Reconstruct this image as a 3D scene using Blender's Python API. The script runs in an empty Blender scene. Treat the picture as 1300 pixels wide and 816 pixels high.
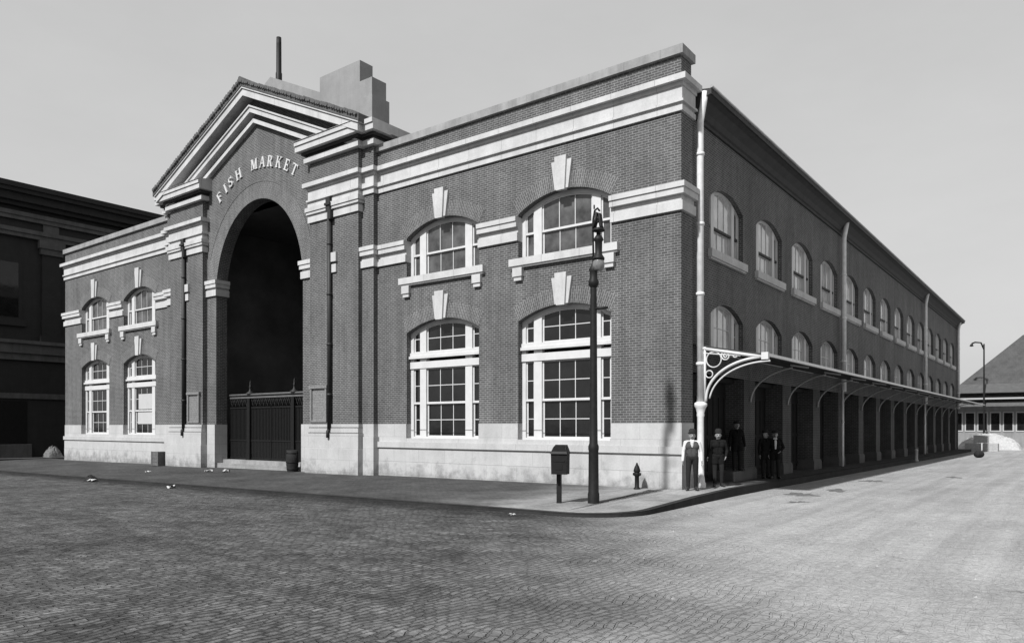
import bpy, bmesh, math, random
import numpy as np
from mathutils import Vector, Matrix
random.seed(7)
R = math.radians
scene = bpy.context.scene
COL = scene.collection

# ------------------------------------------------------------------ materials (all neutral: a monochrome plate)
def g4(v): return (v, v, v, 1.0)
def new_mat(name):
    m = bpy.data.materials.new(name); m.use_nodes = True
    nt = m.node_tree; b = nt.nodes['Principled BSDF']
    return m, nt, b
def N(nt, kind, **kw):
    n = nt.nodes.new(kind)
    for k, v in kw.items():
        if k.startswith('i_'): n.inputs[k[2:].replace('_', ' ')].default_value = v
        else: setattr(n, k, v)
    return n
def L(nt, a, b): nt.links.new(a, b)
def ramp(nt, fac, stops):
    r = nt.nodes.new('ShaderNodeValToRGB'); L(nt, fac, r.inputs['Fac'])
    el = r.color_ramp.elements
    el[0].position, el[0].color = stops[0][0], g4(stops[0][1])
    el[1].position, el[1].color = stops[-1][0], g4(stops[-1][1])
    for p, v in stops[1:-1]:
        e = el.new(p); e.color = g4(v)
    return r.outputs['Color']
def mul(nt, a, b):
    m = N(nt, 'ShaderNodeMix', data_type='RGBA', blend_type='MULTIPLY'); m.inputs['Factor'].default_value = 1
    L(nt, a, m.inputs['A']); L(nt, b, m.inputs['B']); return m.outputs['Result']
def mixc(nt, f, a, b):
    m = N(nt, 'ShaderNodeMix', data_type='RGBA'); L(nt, f, m.inputs['Factor'])
    for s, v in (('A', a), ('B', b)):
        if isinstance(v, (int, float)): m.inputs[s].default_value = g4(v)
        else: L(nt, v, m.inputs[s])
    return m.outputs['Result']
def noise(nt, vec, scale, detail=4, rough=.6):
    n = N(nt, 'ShaderNodeTexNoise'); n.inputs['Scale'].default_value = scale
    n.inputs['Detail'].default_value = detail; n.inputs['Roughness'].default_value = rough
    if vec is not None: L(nt, vec, n.inputs['Vector'])
    return n.outputs['Fac']
def bump(nt, b, h, strength=.5, dist=.01):
    n = N(nt, 'ShaderNodeBump'); n.inputs['Strength'].default_value = strength; n.inputs['Distance'].default_value = dist
    L(nt, h, n.inputs['Height']); L(nt, n.outputs['Normal'], b.inputs['Normal'])
def worldpos(nt): return N(nt, 'ShaderNodeNewGeometry').outputs['Position']

def mat_brick(name, c1, c2, mortar, w=.215, h=.076, off=.5, ms=.011, rough=.9):
    m, nt, b = new_mat(name)
    uv = N(nt, 'ShaderNodeUVMap').outputs['UV']
    t = N(nt, 'ShaderNodeTexBrick', offset=off)
    t.inputs['Color1'].default_value = g4(c1); t.inputs['Color2'].default_value = g4(c2); t.inputs['Mortar'].default_value = g4(mortar)
    t.inputs['Scale'].default_value = 1; t.inputs['Brick Width'].default_value = w; t.inputs['Row Height'].default_value = h
    t.inputs['Mortar Size'].default_value = ms; t.inputs['Mortar Smooth'].default_value = .25
    L(nt, uv, t.inputs['Vector'])
    P = worldpos(nt)
    big = ramp(nt, noise(nt, P, .35, 6, .7), [(.3, .72), (.7, 1.18)])
    mid = ramp(nt, noise(nt, P, 5.0, 4), [(.3, .86), (.72, 1.14)])
    st = N(nt, 'ShaderNodeMapping'); st.inputs['Scale'].default_value = (1.6, 1.6, .12); L(nt, P, st.inputs['Vector'])
    streak = ramp(nt, noise(nt, st.outputs['Vector'], 1.5, 6, .7), [(.34, .74), (.58, 1.06)])
    od = N(nt, 'ShaderNodeTexBrick', offset=off); L(nt, uv, od.inputs['Vector'])      # odd over-burnt bricks
    od.inputs['Color1'].default_value = g4(1.05); od.inputs['Color2'].default_value = g4(.1); od.inputs['Mortar'].default_value = g4(1)
    od.inputs['Scale'].default_value = 1; od.inputs['Brick Width'].default_value = w; od.inputs['Row Height'].default_value = h
    od.inputs['Mortar Size'].default_value = ms; od.inputs['Bias'].default_value = -.62
    c = mul(nt, mul(nt, mul(nt, mul(nt, t.outputs['Color'], od.outputs['Color']), big), mid), streak)
    L(nt, c, b.inputs['Base Color']); b.inputs['Roughness'].default_value = rough
    inv = N(nt, 'ShaderNodeMath', operation='SUBTRACT'); inv.inputs[0].default_value = 1; L(nt, t.outputs['Fac'], inv.inputs[1])
    bump(nt, b, inv.outputs[0], .6, .006)
    return m
def mat_stone(name, v, w=1.5, h=50, dirt=.25, joint=.45, rough=.85):
    m, nt, b = new_mat(name)
    uv = N(nt, 'ShaderNodeUVMap').outputs['UV']
    t = N(nt, 'ShaderNodeTexBrick', offset=.5)
    t.inputs['Color1'].default_value = g4(v); t.inputs['Color2'].default_value = g4(v * .93); t.inputs['Mortar'].default_value = g4(v * joint)
    t.inputs['Scale'].default_value = 1; t.inputs['Brick Width'].default_value = w; t.inputs['Row Height'].default_value = h
    t.inputs['Mortar Size'].default_value = .007; t.inputs['Mortar Smooth'].default_value = .3
    L(nt, uv, t.inputs['Vector'])
    P = worldpos(nt)
    a = ramp(nt, noise(nt, P, 1.3, 6, .65), [(.3, 1 - dirt), (.62, 1.04)])
    f = ramp(nt, noise(nt, P, 22, 4, .6), [(.3, .92), (.7, 1.05)])
    sm = N(nt, 'ShaderNodeMapping'); sm.inputs['Scale'].default_value = (1, 1, .1); L(nt, P, sm.inputs['Vector'])
    s = ramp(nt, noise(nt, sm.outputs['Vector'], 2.2, 5, .7), [(.34, 1 - dirt * .8), (.55, 1.0)])
    L(nt, mul(nt, mul(nt, mul(nt, t.outputs['Color'], a), f), s), b.inputs['Base Color'])
    b.inputs['Roughness'].default_value = rough
    bump(nt, b, noise(nt, P, 30, 4), .25, .008)
    return m
def mat_base(name, v):
    # pale ashlar base with soot and splash stains of their own shape near the pavement
    m = mat_stone(name, v, 1.35, .49, .11, .66)
    nt = m.node_tree; b = nt.nodes['Principled BSDF']
    old = b.inputs['Base Color'].links[0].from_socket
    P = worldpos(nt); sep = N(nt, 'ShaderNodeSeparateXYZ'); L(nt, P, sep.inputs[0])
    hh = N(nt, 'ShaderNodeMapRange'); hh.inputs['From Min'].default_value = -.35; hh.inputs['From Max'].default_value = .75
    hh.inputs['To Min'].default_value = .30; hh.inputs['To Max'].default_value = -.12
    L(nt, sep.outputs['Z'], hh.inputs['Value'])
    ad = N(nt, 'ShaderNodeMath', operation='ADD'); L(nt, noise(nt, P, 2.1, 6, .7), ad.inputs[0]); L(nt, hh.outputs[0], ad.inputs[1])
    st = ramp(nt, ad.outputs[0], [(.5, 1.0), (.78, .5)])
    L(nt, mul(nt, old, st), b.inputs['Base Color'])
    return m
def mat_plain(name, v, rough=.6, var=.12, scale=6, metal=0, spec=.5, bmp=0):
    m, nt, b = new_mat(name)
    P = N(nt, 'ShaderNodeTexCoord').outputs['Object']
    c = ramp(nt, noise(nt, P, scale, 5), [(.28, v * (1 - var)), (.72, v * (1 + var))])
    L(nt, c, b.inputs['Base Color']); b.inputs['Roughness'].default_value = rough
    b.inputs['Metallic'].default_value = metal; b.inputs['Specular IOR Level'].default_value = spec
    if bmp: bump(nt, b, noise(nt, P, scale * 4, 4), bmp, .01)
    return m
def mat_glass(name, v=.02, ior=1.6, var=.35):
    m, nt, b = new_mat(name)
    P = worldpos(nt)
    c = ramp(nt, noise(nt, P, 1.7, 4), [(.3, v * (1 - var)), (.7, v * (1 + var))])
    L(nt, c, b.inputs['Base Color']); b.inputs['IOR'].default_value = ior
    L(nt, ramp(nt, noise(nt, P, 3.1, 5), [(.3, .015), (.75, .09)]), b.inputs['Roughness'])
    bump(nt, b, noise(nt, P, 2.5, 2), .08, .01)
    return m
def mat_setts(name):
    # granite setts in the main street, worn macadam round the corner
    m, nt, b = new_mat(name)
    P = worldpos(nt)
    wob = N(nt, 'ShaderNodeVectorMath', operation='MULTIPLY_ADD')
    nn = N(nt, 'ShaderNodeTexNoise'); nn.inputs['Scale'].default_value = 1.1; nn.inputs['Detail'].default_value = 5; L(nt, P, nn.inputs['Vector'])
    L(nt, nn.outputs['Color'], wob.inputs[0]); wob.inputs[1].default_value = (.5, .5, 0); L(nt, P, wob.inputs[2])
    rot = N(nt, 'ShaderNodeMapping'); rot.inputs['Rotation'].default_value = (0, 0, R(90)); L(nt, wob.outputs[0], rot.inputs['Vector'])
    t = N(nt, 'ShaderNodeTexBrick', offset=.5); L(nt, rot.outputs[0], t.inputs['Vector'])
    t.inputs['Color1'].default_value = g4(.122); t.inputs['Color2'].default_value = g4(.070); t.inputs['Mortar'].default_value = g4(.055)
    t.inputs['Scale'].default_value = 1; t.inputs['Brick Width'].default_value = .21; t.inputs['Row Height'].default_value = .105
    t.inputs['Mortar Size'].default_value = .018; t.inputs['Mortar Smooth'].default_value = .6; t.inputs['Bias'].default_value = .1
    blot = ramp(nt, noise(nt, P, .55, 7, .7), [(.3, .62), (.68, 1.3)])
    fine = ramp(nt, noise(nt, P, 9, 5, .7), [(.28, .6), (.72, 1.35)])
    st3 = N(nt, 'ShaderNodeMapping'); st3.inputs['Scale'].default_value = (.55, 1.25, 1); L(nt, P, st3.inputs['Vector'])
    lump = ramp(nt, noise(nt, st3.outputs[0], 3.2, 6, .75), [(.3, .45), (.5, .95), (.7, 1.5)])
    stain = ramp(nt, noise(nt, P, .28, 8, .75), [(.30, .45), (.44, 1.0)])
    gy = N(nt, 'ShaderNodeSeparateXYZ'); L(nt, P, gy.inputs[0])
    gn = N(nt, 'ShaderNodeMath', operation='MULTIPLY_ADD'); L(nt, noise(nt, P, 1.2, 6, .7), gn.inputs[0]); gn.inputs[1].default_value = 1.6; L(nt, gy.outputs['Y'], gn.inputs[2])
    gut = ramp(nt, N(nt, 'ShaderNodeMapRange').outputs[0], [(0, 1.0), (1, .42)])   # damp dirt lying along the gutter
    gr = gut.node.inputs['Fac'].links[0].from_node; L(nt, gn.outputs[0], gr.inputs['Value']); gr.inputs['From Min'].default_value = -6.9; gr.inputs['From Max'].default_value = -5.9
    sett = mul(nt, mul(nt, mul(nt, mul(nt, mul(nt, t.outputs['Color'], blot), fine), lump), stain), gut)
    # macadam
    mac0 = ramp(nt, noise(nt, P, .45, 7, .65), [(.28, .245), (.66, .325)])
    macf = mul(nt, ramp(nt, noise(nt, P, 6, 8, .8), [(.3, .70), (.7, 1.16)]), ramp(nt, noise(nt, P, 34, 4, .8), [(.32, .70), (.68, 1.22)]))
    tr = N(nt, 'ShaderNodeMapping'); tr.inputs['Scale'].default_value = (2.0, .10, 1); L(nt, P, tr.inputs['Vector'])
    track = ramp(nt, noise(nt, tr.outputs[0], 1.1, 5, .6), [(.36, .84), (.6, 1.06)])
    spot = ramp(nt, noise(nt, P, 1.6, 8, .8), [(.30, .45), (.40, 1.0)])
    mac = mul(nt, mul(nt, mul(nt, mac0, macf), track), spot)
    sep = N(nt, 'ShaderNodeSeparateXYZ'); L(nt, P, sep.inputs[0])
    # boundary runs obliquely across the junction
    d = N(nt, 'ShaderNodeMath', operation='MULTIPLY_ADD'); L(nt, sep.outputs['Y'], d.inputs[0]); d.inputs[1].default_value = .62; L(nt, sep.outputs['X'], d.inputs[2])
    wn = N(nt, 'ShaderNodeMath', operation='MULTIPLY_ADD'); L(nt, noise(nt, P, .35, 6, .7), wn.inputs[0]); wn.inputs[1].default_value = 7; L(nt, d.outputs[0], wn.inputs[2])
    mr = N(nt, 'ShaderNodeMapRange', interpolation_type='SMOOTHSTEP'); L(nt, wn.outputs[0], mr.inputs['Value'])
    mr.inputs['From Min'].default_value = -2.6; mr.inputs['From Max'].default_value = 4.5
    L(nt, mixc(nt, mr.outputs[0], sett, mac), b.inputs['Base Color'])
    b.inputs['Roughness'].default_value = .9; b.inputs['Specular IOR Level'].default_value = .15
    hgt = N(nt, 'ShaderNodeMath', operation='MULTIPLY'); L(nt, fine, hgt.inputs[0])
    inv = N(nt, 'ShaderNodeMath', operation='SUBTRACT'); inv.inputs[0].default_value = 1; L(nt, t.outputs['Fac'], inv.inputs[1])
    im = N(nt, 'ShaderNodeMath', operation='SUBTRACT'); im.inputs[0].default_value = 1.15; L(nt, mr.outputs[0], im.inputs[1])
    m2 = N(nt, 'ShaderNodeMath', operation='MULTIPLY'); L(nt, inv.outputs[0], m2.inputs[0]); L(nt, im.outputs[0], m2.inputs[1])
    a2 = N(nt, 'ShaderNodeMath', operation='ADD'); L(nt, m2.outputs[0], a2.inputs[0]); L(nt, noise(nt, P, 6, 5, .7), a2.inputs[1])
    bump(nt, b, a2.outputs[0], 1.0, .045)
    return m
def mat_pavement(name):
    m, nt, b = new_mat(name)
    P = worldpos(nt)
    t = N(nt, 'ShaderNodeTexBrick', offset=.5); L(nt, P, t.inputs['Vector'])
    t.inputs['Color1'].default_value = g4(.066); t.inputs['Color2'].default_value = g4(.046); t.inputs['Mortar'].default_value = g4(.03)
    t.inputs['Scale'].default_value = 1; t.inputs['Brick Width'].default_value = .22; t.inputs['Row Height'].default_value = .11
    t.inputs['Mortar Size'].default_value = .009; t.inputs['Mortar Smooth'].default_value = .4
    t2 = N(nt, 'ShaderNodeTexBrick', offset=.0); L(nt, P, t2.inputs['Vector'])
    t2.inputs['Color1'].default_value = g4(.23); t2.inputs['Color2'].default_value = g4(.20); t2.inputs['Mortar'].default_value = g4(.12)
    t2.inputs['Scale'].default_value = 1; t2.inputs['Brick Width'].default_value = 1.5; t2.inputs['Row Height'].default_value = 1.5
    t2.inputs['Mortar Size'].default_value = .012
    blot = ramp(nt, noise(nt, P, .55, 7, .7), [(.3, .60), (.68, 1.3)])
    fine = ramp(nt, noise(nt, P, 10, 5, .7), [(.3, .78), (.7, 1.2)])
    sep = N(nt, 'ShaderNodeSeparateXYZ'); L(nt, P, sep.inputs[0])
    wn = N(nt, 'ShaderNodeMath', operation='MULTIPLY_ADD'); L(nt, noise(nt, P, .6, 6, .7), wn.inputs[0]); wn.inputs[1].default_value = 4.5; L(nt, sep.outputs['X'], wn.inputs[2])
    mr = N(nt, 'ShaderNodeMapRange', interpolation_type='SMOOTHSTEP'); L(nt, wn.outputs[0], mr.inputs['Value'])
    mr.inputs['From Min'].default_value = -2.6; mr.inputs['From Max'].default_value = 1.6
    mr2 = N(nt, 'ShaderNodeMapRange', interpolation_type='SMOOTHSTEP'); L(nt, sep.outputs['Y'], mr2.inputs['Value'])
    mr2.inputs['From Min'].default_value = 4.0; mr2.inputs['From Max'].default_value = 1.5  # pale slabs fade to dark paving, painting in the canopy's shade
    mm = N(nt, 'ShaderNodeMath', operation='MULTIPLY'); L(nt, mr.outputs[0], mm.inputs[0]); L(nt, mr2.outputs[0], mm.inputs[1])
    c = mixc(nt, mm.outputs[0], t.outputs['Color'], t2.outputs['Color'])
    L(nt, mul(nt, mul(nt, c, blot), fine), b.inputs['Base Color']); b.inputs['Roughness'].default_value = .92; b.inputs['Specular IOR Level'].default_value = .12
    bump(nt, b, noise(nt, P, 12, 5, .7), .5, .015)
    return m

BR = (.040, .078, .18)
M = {}
M['brick'] = mat_brick('brick', *BR)
M['brick_low'] = mat_brick('shade-darkened dock brick', .034, .052, .10)  # dirty brick, darkened further to paint in the shade under the canopy
M['ring'] = mat_brick('rubbed brick voussoirs', .062, .088, .19, w=.21, h=.075, off=.5)
M['stone'] = mat_stone('limestone trim', .425, 1.5, 50, .15, .38)
M['base'] = mat_base('granite ashlar', .37)
M['coping'] = mat_stone('coping stone', .25, 1.25, 50, .3, .6)
M['paint'] = mat_plain('white paint', .45, .5, .07, 3)
M['pipe'] = mat_plain('pale painted iron', .58, .5, .14, 5)
M['glass'] = mat_glass('window glass', .010, 1.45)
M['glass_up'] = mat_glass('grey window glass', .06, 1.5, .6)  # greyer base colour than the plain panes, varied by noise
M['glass_side'] = mat_glass('pale side glass', .38, 2.6)  # pale base colour for the centre panes of the side windows
M['iron'] = mat_plain('black iron', .009, .6, .25, 8, 0, .15)
M['lampiron'] = mat_plain('lamp post iron', .011, .55, .3, 10, 0, .18)
M['darkpipe'] = mat_plain('dark downpipe iron', .018, .6, .2, 6, 0, .3)
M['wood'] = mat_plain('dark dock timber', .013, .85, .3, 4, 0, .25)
M['passage'] = mat_plain('sooty passage lining', .085, .9, .35, .6, 0, .2)
M['framing'] = mat_plain('passage framing timber', .15, .8, .2, 4)
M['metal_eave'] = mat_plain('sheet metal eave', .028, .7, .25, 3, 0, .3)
M['gutter'] = mat_plain('gutter metal', .26, .5, .15, 3)
M['tile'] = mat_plain('roof tile', .06, .8, .3, 5)
M['slate'] = mat_stone('slate courses', .055, .35, .28, .3, .5)
M['roofing'] = mat_plain('tar roofing', .06, .9, .2, 2)
M['concrete'] = mat_stone('rendered parapet', .21, 3.0, .9, .15, .9)
M['bronze'] = mat_plain('bronze tablet', .18, .45, .3, 14, .2, .5, .5)
M['darkstone'] = mat_stone('soot dark stone', .015, 1.6, .6, .3, .55)
M['darkstone_trim'] = mat_stone('weathered trim stone', .085, 1.8, 50, .3, .6)
M['kerb'] = mat_stone("kerb granite", .03, 1.9, 50, .35, .5)
M['kerb'].node_tree.nodes['Principled BSDF'].inputs['Specular IOR Level'].default_value = .15
M['street'] = mat_setts('street paving')
M['pavement'] = mat_pavement('sidewalk paving')
M['skin'] = mat_plain('skin', .2, .6, .06, 12)
M['cloth_dark'] = mat_plain('black cloth', .010, .95, .25, 18, 0, .05)
M['cloth_vest'] = mat_plain('grey waistcoat cloth', .05, .9, .2, 18, 0, .2)
M['cloth_trouser'] = mat_plain('charcoal trouser cloth', .018, .95, .2, 18, 0, .05)
M['cloth_grey'] = mat_plain('grey work trousers', .06, .9, .2, 18, 0, .2)
M['shirt'] = mat_plain('white shirt', .5, .8, .05, 14, 0, .2)
M['leather'] = mat_plain('black leather', .02, .45, .2, 18)
M['felt'] = mat_plain('black felt', .016, .85, .2, 20, 0, .2)
M['hair'] = mat_plain('dark hair', .03, .7, .3, 30)
M['lampglass'] = mat_plain('opal lamp globe', .13, .1, .3, 20, 0, .7)
M['crate'] = mat_plain('weathered crate wood', .085, .8, .3, 7)
M['crate_light'] = mat_plain('bare crate wood', .32, .8, .2, 7)
M['paper'] = mat_plain('paper', .42, .8, .05, 10)
M['rag'] = mat_plain('sacking', .11, .95, .35, 9)
M['blind'] = mat_plain('window blind', .36, .8, .06, 2)
M['gravel'] = mat_plain('gravel', .20, .9, .5, 1.5, 0, .2)
M['mud'] = mat_plain('damp mud', .10, .8, .4, 6, 0, .3)
M['shedwall'] = mat_stone('shed timber wall', .2, .3, 50, .2, .7)

# ------------------------------------------------------------------ mesh builder
class MB:
    def __init__(s): s.v = []; s.f = []; s.uv = []; s.sm = []
    def quad(s, pts, uv=None, smooth=False):
        i = len(s.v); s.v += [tuple(p) for p in pts]; s.f.append(tuple(range(i, i + len(pts)))); s.uv.append(uv); s.sm.append(smooth)
    def box(s, x0, x1, y0, y1, z0, z1, skip=''):
        if x0 > x1: x0, x1 = x1, x0
        if y0 > y1: y0, y1 = y1, y0
        if z0 > z1: z0, z1 = z1, z0
        p = [(x, y, z) for z in (z0, z1) for y in (y0, y1) for x in (x0, x1)]
        F = {'b': (0, 2, 3, 1), 't': (4, 5, 7, 6), 'f': (0, 1, 5, 4), 'k': (2, 6, 7, 3), 'l': (0, 4, 6, 2), 'r': (1, 3, 7, 5)}
        for k, f in F.items():
            if k not in skip: s.quad([p[j] for j in f])
        return s
    def hexa(s, p):   # 8 points: bottom 4 ccw, top 4 ccw
        for f in ((3, 2, 1, 0), (4, 5, 6, 7), (0, 1, 5, 4), (1, 2, 6, 5), (2, 3, 7, 6), (3, 0, 4, 7)):
            s.quad([p[j] for j in f])
        return s
    def cols(s, xs, lo, hi, y0, y1):   # solid between two curves z=lo(x) and z=hi(x), y0 front
        for a, b in zip(xs[:-1], xs[1:]):
            la, lb, ha, hb = lo(a), lo(b), hi(a), hi(b)
            s.quad([(a, y0, la), (b, y0, lb), (b, y0, hb), (a, y0, ha)])
            s.quad([(b, y1, lb), (a, y1, la), (a, y1, ha), (b, y1, hb)])
            s.quad([(a, y1, la), (b, y1, lb), (b, y0, lb), (a, y0, la)])
            s.quad([(a, y0, ha), (b, y0, hb), (b, y1, hb), (a, y1, ha)])
        for x, r in ((xs[0], 0), (xs[-1], 1)):
            q = [(x, y1, lo(x)), (x, y0, lo(x)), (x, y0, hi(x)), (x, y1, hi(x))]
            s.quad(q if not r else q[::-1])
        return s
    def lathe(s, prof, c=(0, 0, 0), n=24, smooth=True, axis='z'):
        def P(r, z, k):
            a = 2 * math.pi * k / n
            q = (r * math.cos(a), r * math.sin(a), z)
            if axis == 'x': q = (q[2], q[0], q[1])
            if axis == 'y': q = (q[1], q[2], q[0])
            return (c[0] + q[0], c[1] + q[1], c[2] + q[2])
        for (r0, z0), (r1, z1) in zip(prof[:-1], prof[1:]):
            for k in range(n):
                if r0 < 1e-6 and r1 < 1e-6: continue
                pts = [P(r0, z0, k), P(r0, z0, k + 1), P(r1, z1, k + 1), P(r1, z1, k)]
                if r0 < 1e-6: pts = [pts[0], pts[2], pts[3]]
                elif r1 < 1e-6: pts = pts[:3]
                s.quad(pts, None, smooth)
        return s
    def tube(s, pts, r, n=10, smooth=True, flat=1.0, caps=True):
        pts = [Vector(p) for p in pts]; m = len(pts)
        rs = r if isinstance(r, (list, tuple)) else [r] * m
        rings = []; up = None
        for i, p in enumerate(pts):
            d = (pts[min(i + 1, m - 1)] - pts[max(i - 1, 0)]).normalized()
            if up is None:
                up = Vector((0, 0, 1)) if abs(d.z) < .9 else Vector((1, 0, 0))
            a = d.cross(up)
            if a.length < 1e-5: a = d.cross(Vector((0, 1, 0)))
            a.normalize(); b = a.cross(d).normalized(); up = b
            rings.append([p + (a * math.cos(2 * math.pi * k / n) * flat + b * math.sin(2 * math.pi * k / n)) * rs[i] for k in range(n)])
        for A, B in zip(rings[:-1], rings[1:]):
            for k in range(n):
                s.quad([A[k], A[(k + 1) % n], B[(k + 1) % n], B[k]], None, smooth)
        if caps:
            s.quad(rings[0][::-1]); s.quad(rings[-1])
        return s
    def prism(s, poly, y0, y1):   # polygon in (x,z), ccw seen from -y; y0 front
        s.quad([(x, y0, z) for x, z in poly]); s.quad([(x, y1, z) for x, z in poly[::-1]])
        n = len(poly)
        for i in range(n):
            a, b = poly[i], poly[(i + 1) % n]
            s.quad([(a[0], y1, a[1]), (b[0], y1, b[1]), (b[0], y0, b[1]), (a[0], y0, a[1])])
        return s
    def extrude_y(s, poly, y0, y1): return s.prism(poly, y0, y1)
    def mesh(s, name, mats, off=(0, 0, 0)):
        me = bpy.data.meshes.new(name)
        me.from_pydata([(v[0] - off[0], v[1] - off[1], v[2] - off[2]) for v in s.v], [], s.f)
        uvl = me.uv_layers.new(name='UVMap')
        for p in me.polygons:
            uv = s.uv[p.index]; p.use_smooth = s.sm[p.index]
            if uv is None:
                n = p.normal; ax = max(range(3), key=lambda i: abs(n[i]))
                for li in p.loop_indices:
                    c = s.v[me.loops[li].vertex_index]
                    uvl.data[li].uv = ((c[1], c[2]) if ax == 0 else (c[0], c[2]) if ax == 1 else (c[0], c[1]))
            else:
                for k, li in enumerate(p.loop_indices): uvl.data[li].uv = uv[k]
        for m in (mats if isinstance(mats, (list, tuple)) else [mats]): me.materials.append(m)
        me.update()
        if any(s.sm):
            bm = bmesh.new(); bm.from_mesh(me); bmesh.ops.remove_doubles(bm, verts=bm.verts, dist=1e-5); bm.to_mesh(me); bm.free()
        return me
    def build(s, name, mat, parent=None, loc=None, rotz=0):
        me = s.mesh(name, mat)
        o = bpy.data.objects.new(name, me); COL.objects.link(o)
        if parent: o.parent = parent
        if loc: o.location = loc
        o.rotation_euler.z = rotz
        return o
def bevel(o, w=.01, seg=2):
    md = o.modifiers.new('bevel', 'BEVEL'); md.width = w; md.segments = seg; md.limit_method = 'ANGLE'; md.angle_limit = R(40)
    return o
def tag(o, label=None, cat=None, group=None, kind=None):
    if label: o['label'] = label
    if cat: o['category'] = cat
    if group: o['group'] = group
    if kind: o['kind'] = kind
    return o
def thing(name, label, cat, loc=(0, 0, 0), rotz=0, group=None):
    o = bpy.data.objects.new(name, None); COL.objects.link(o); o.empty_display_size = .2
    o.location = loc; o.rotation_euler.z = rotz
    return tag(o, label, cat, group)
def lin(a, b, n): return [a + (b - a) * i / n for i in range(n + 1)]

# ------------------------------------------------------------------ terrain heights
def zs(x, y):      # street level
    xc = max(-60, min(20, x)); yc = max(-30, min(80, y))
    return -.255 + .006 * xc - .005 * yc
def zw(x, y):      # sidewalk level
    xc = max(-60, min(20, x))
    return .006 * min(xc, 0) + (.023 * max(y, -7) if y < 0 else -.005 * y)

# ------------------------------------------------------------------ ground, kerbs
mb = MB()
XS = [-600, -200, -60] + lin(-56, 20, 19) + [60, 200, 600]; YS = [-300, -100, -30] + lin(-26, 80, 22)[0:] + [140, 300, 900]
for i in range(len(XS) - 1):
    for j in range(len(YS) - 1):
        mb.quad([(x, y, zs(x, y)) for x, y in ((XS[i], YS[j]), (XS[i + 1], YS[j]), (XS[i + 1], YS[j + 1]), (XS[i], YS[j + 1]))])
tag(mb.build('street', M['street']), kind='structure')

# kerb line: front edge, rounded corner, side edge
KX = 1.2
corner = []
for k in range(13):
    a = R(-90 + 90 * k / 12)
    corner.append((-.25 + 1.6 * math.cos(a), -4.65 + 1.6 * math.sin(a)))
front = [(x, -6.55 if x < -24 else -6.25 - .3 * max(0, (-x - 4) / 20)) for x in (-46.2, -40, -32, -24, -16, -10, -6, -3, -1.2)]
side = [(1.3, -3.2), (1.22, -1.5), (1.1, 1.5), (1.05, 5), (1.05, 12), (1.05, 25), (1.05, 45), (1.05, 64.5)]
KL = front + corner + side
def inner(i, w):
    a = Vector(KL[max(i - 1, 0)]); b = Vector(KL[min(i + 1, len(KL) - 1)]); d = (b - a).normalized()
    n = Vector((-d.y, d.x)); p = Vector(KL[i]) + n * w
    return (p.x, p.y)
mb = MB(); pv = MB()
u = 0
for i in range(len(KL) - 1):
    o0, o1 = KL[i], KL[i + 1]; i0, i1 = inner(i, .2), inner(i + 1, .2)
    ln = math.dist(o0, o1)
    T = [(o0, zw(*o0)), (o1, zw(*o1)), (i1, zw(*i1)), (i0, zw(*i0))]
    mb.quad([(p[0], p[1], z) for p, z in T], [(u, 0), (u + ln, 0), (u + ln, .2), (u, .2)])
    mb.quad([(o0[0], o0[1], -1), (o1[0], o1[1], -1), (o1[0], o1[1], T[1][1]), (o0[0], o0[1], T[0][1])], [(u, -.3), (u + ln, -.3), (u + ln, 0), (u, 0)])
    u += ln
p0, p1 = KL[0], inner(0, .2)
mb.quad([(p1[0], p1[1], -1), (p0[0], p0[1], -1), (p0[0], p0[1], zw(*p0)), (p1[0], p1[1], zw(*p1))])
tag(mb.build('kerb', M['kerb']), kind='structure')
# sidewalk: strips from kerb inner edge to the building line
def strip(poly_edge, target, n=6):
    for i in range(len(poly_edge) - 1):
        a, b = poly_edge[i], poly_edge[i + 1]; ta, tb = target(a), target(b)
        for k in range(n):
            f0, f1 = k / n, (k + 1) / n
            q = [tuple(np.array(a) * (1 - f) + np.array(t) * f) for a, t, f in ((a, ta, f0), (b, tb, f0), (b, tb, f1), (a, ta, f1))]
            pv.quad([(x, y, zw(x, y) - .003) for x, y in q])
ie = [inner(i, .198) for i in range(len(KL))]
nf = len(front)
strip(ie[:nf + 1], lambda p: (p[0], .55))
strip(ie[nf:nf + 14], lambda p: (-.9, .55))
strip(ie[nf + 13:], lambda p: (-.9, max(p[1], .55)))
# corner fill between the front strip and the fan
xa = ie[nf][0]
pv.quad([(x, y, zw(x, y) - .003) for x, y in ((xa, .55), (-.9, .55), (-.9, .551), (xa, .551))])
tag(pv.build('sidewalk', M['pavement']), kind='structure')

# ------------------------------------------------------------------ THE FISH MARKET
FM = thing('market_building', 'two-storey brick market hall with pale stone bands, gabled arch entrance and long arcaded side', 'building')
C = -21.2
ARCH_H, ARCH_Z, ARCH_R = 3.44, 8.35, 4.15
def segarch(h, spring, rise, cx=0):
    Rr = (h * h + rise * rise) / (2 * rise)
    return lambda x: spring + math.sqrt(max(Rr * Rr - (x - cx) ** 2, 0)) - (Rr - rise)

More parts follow.
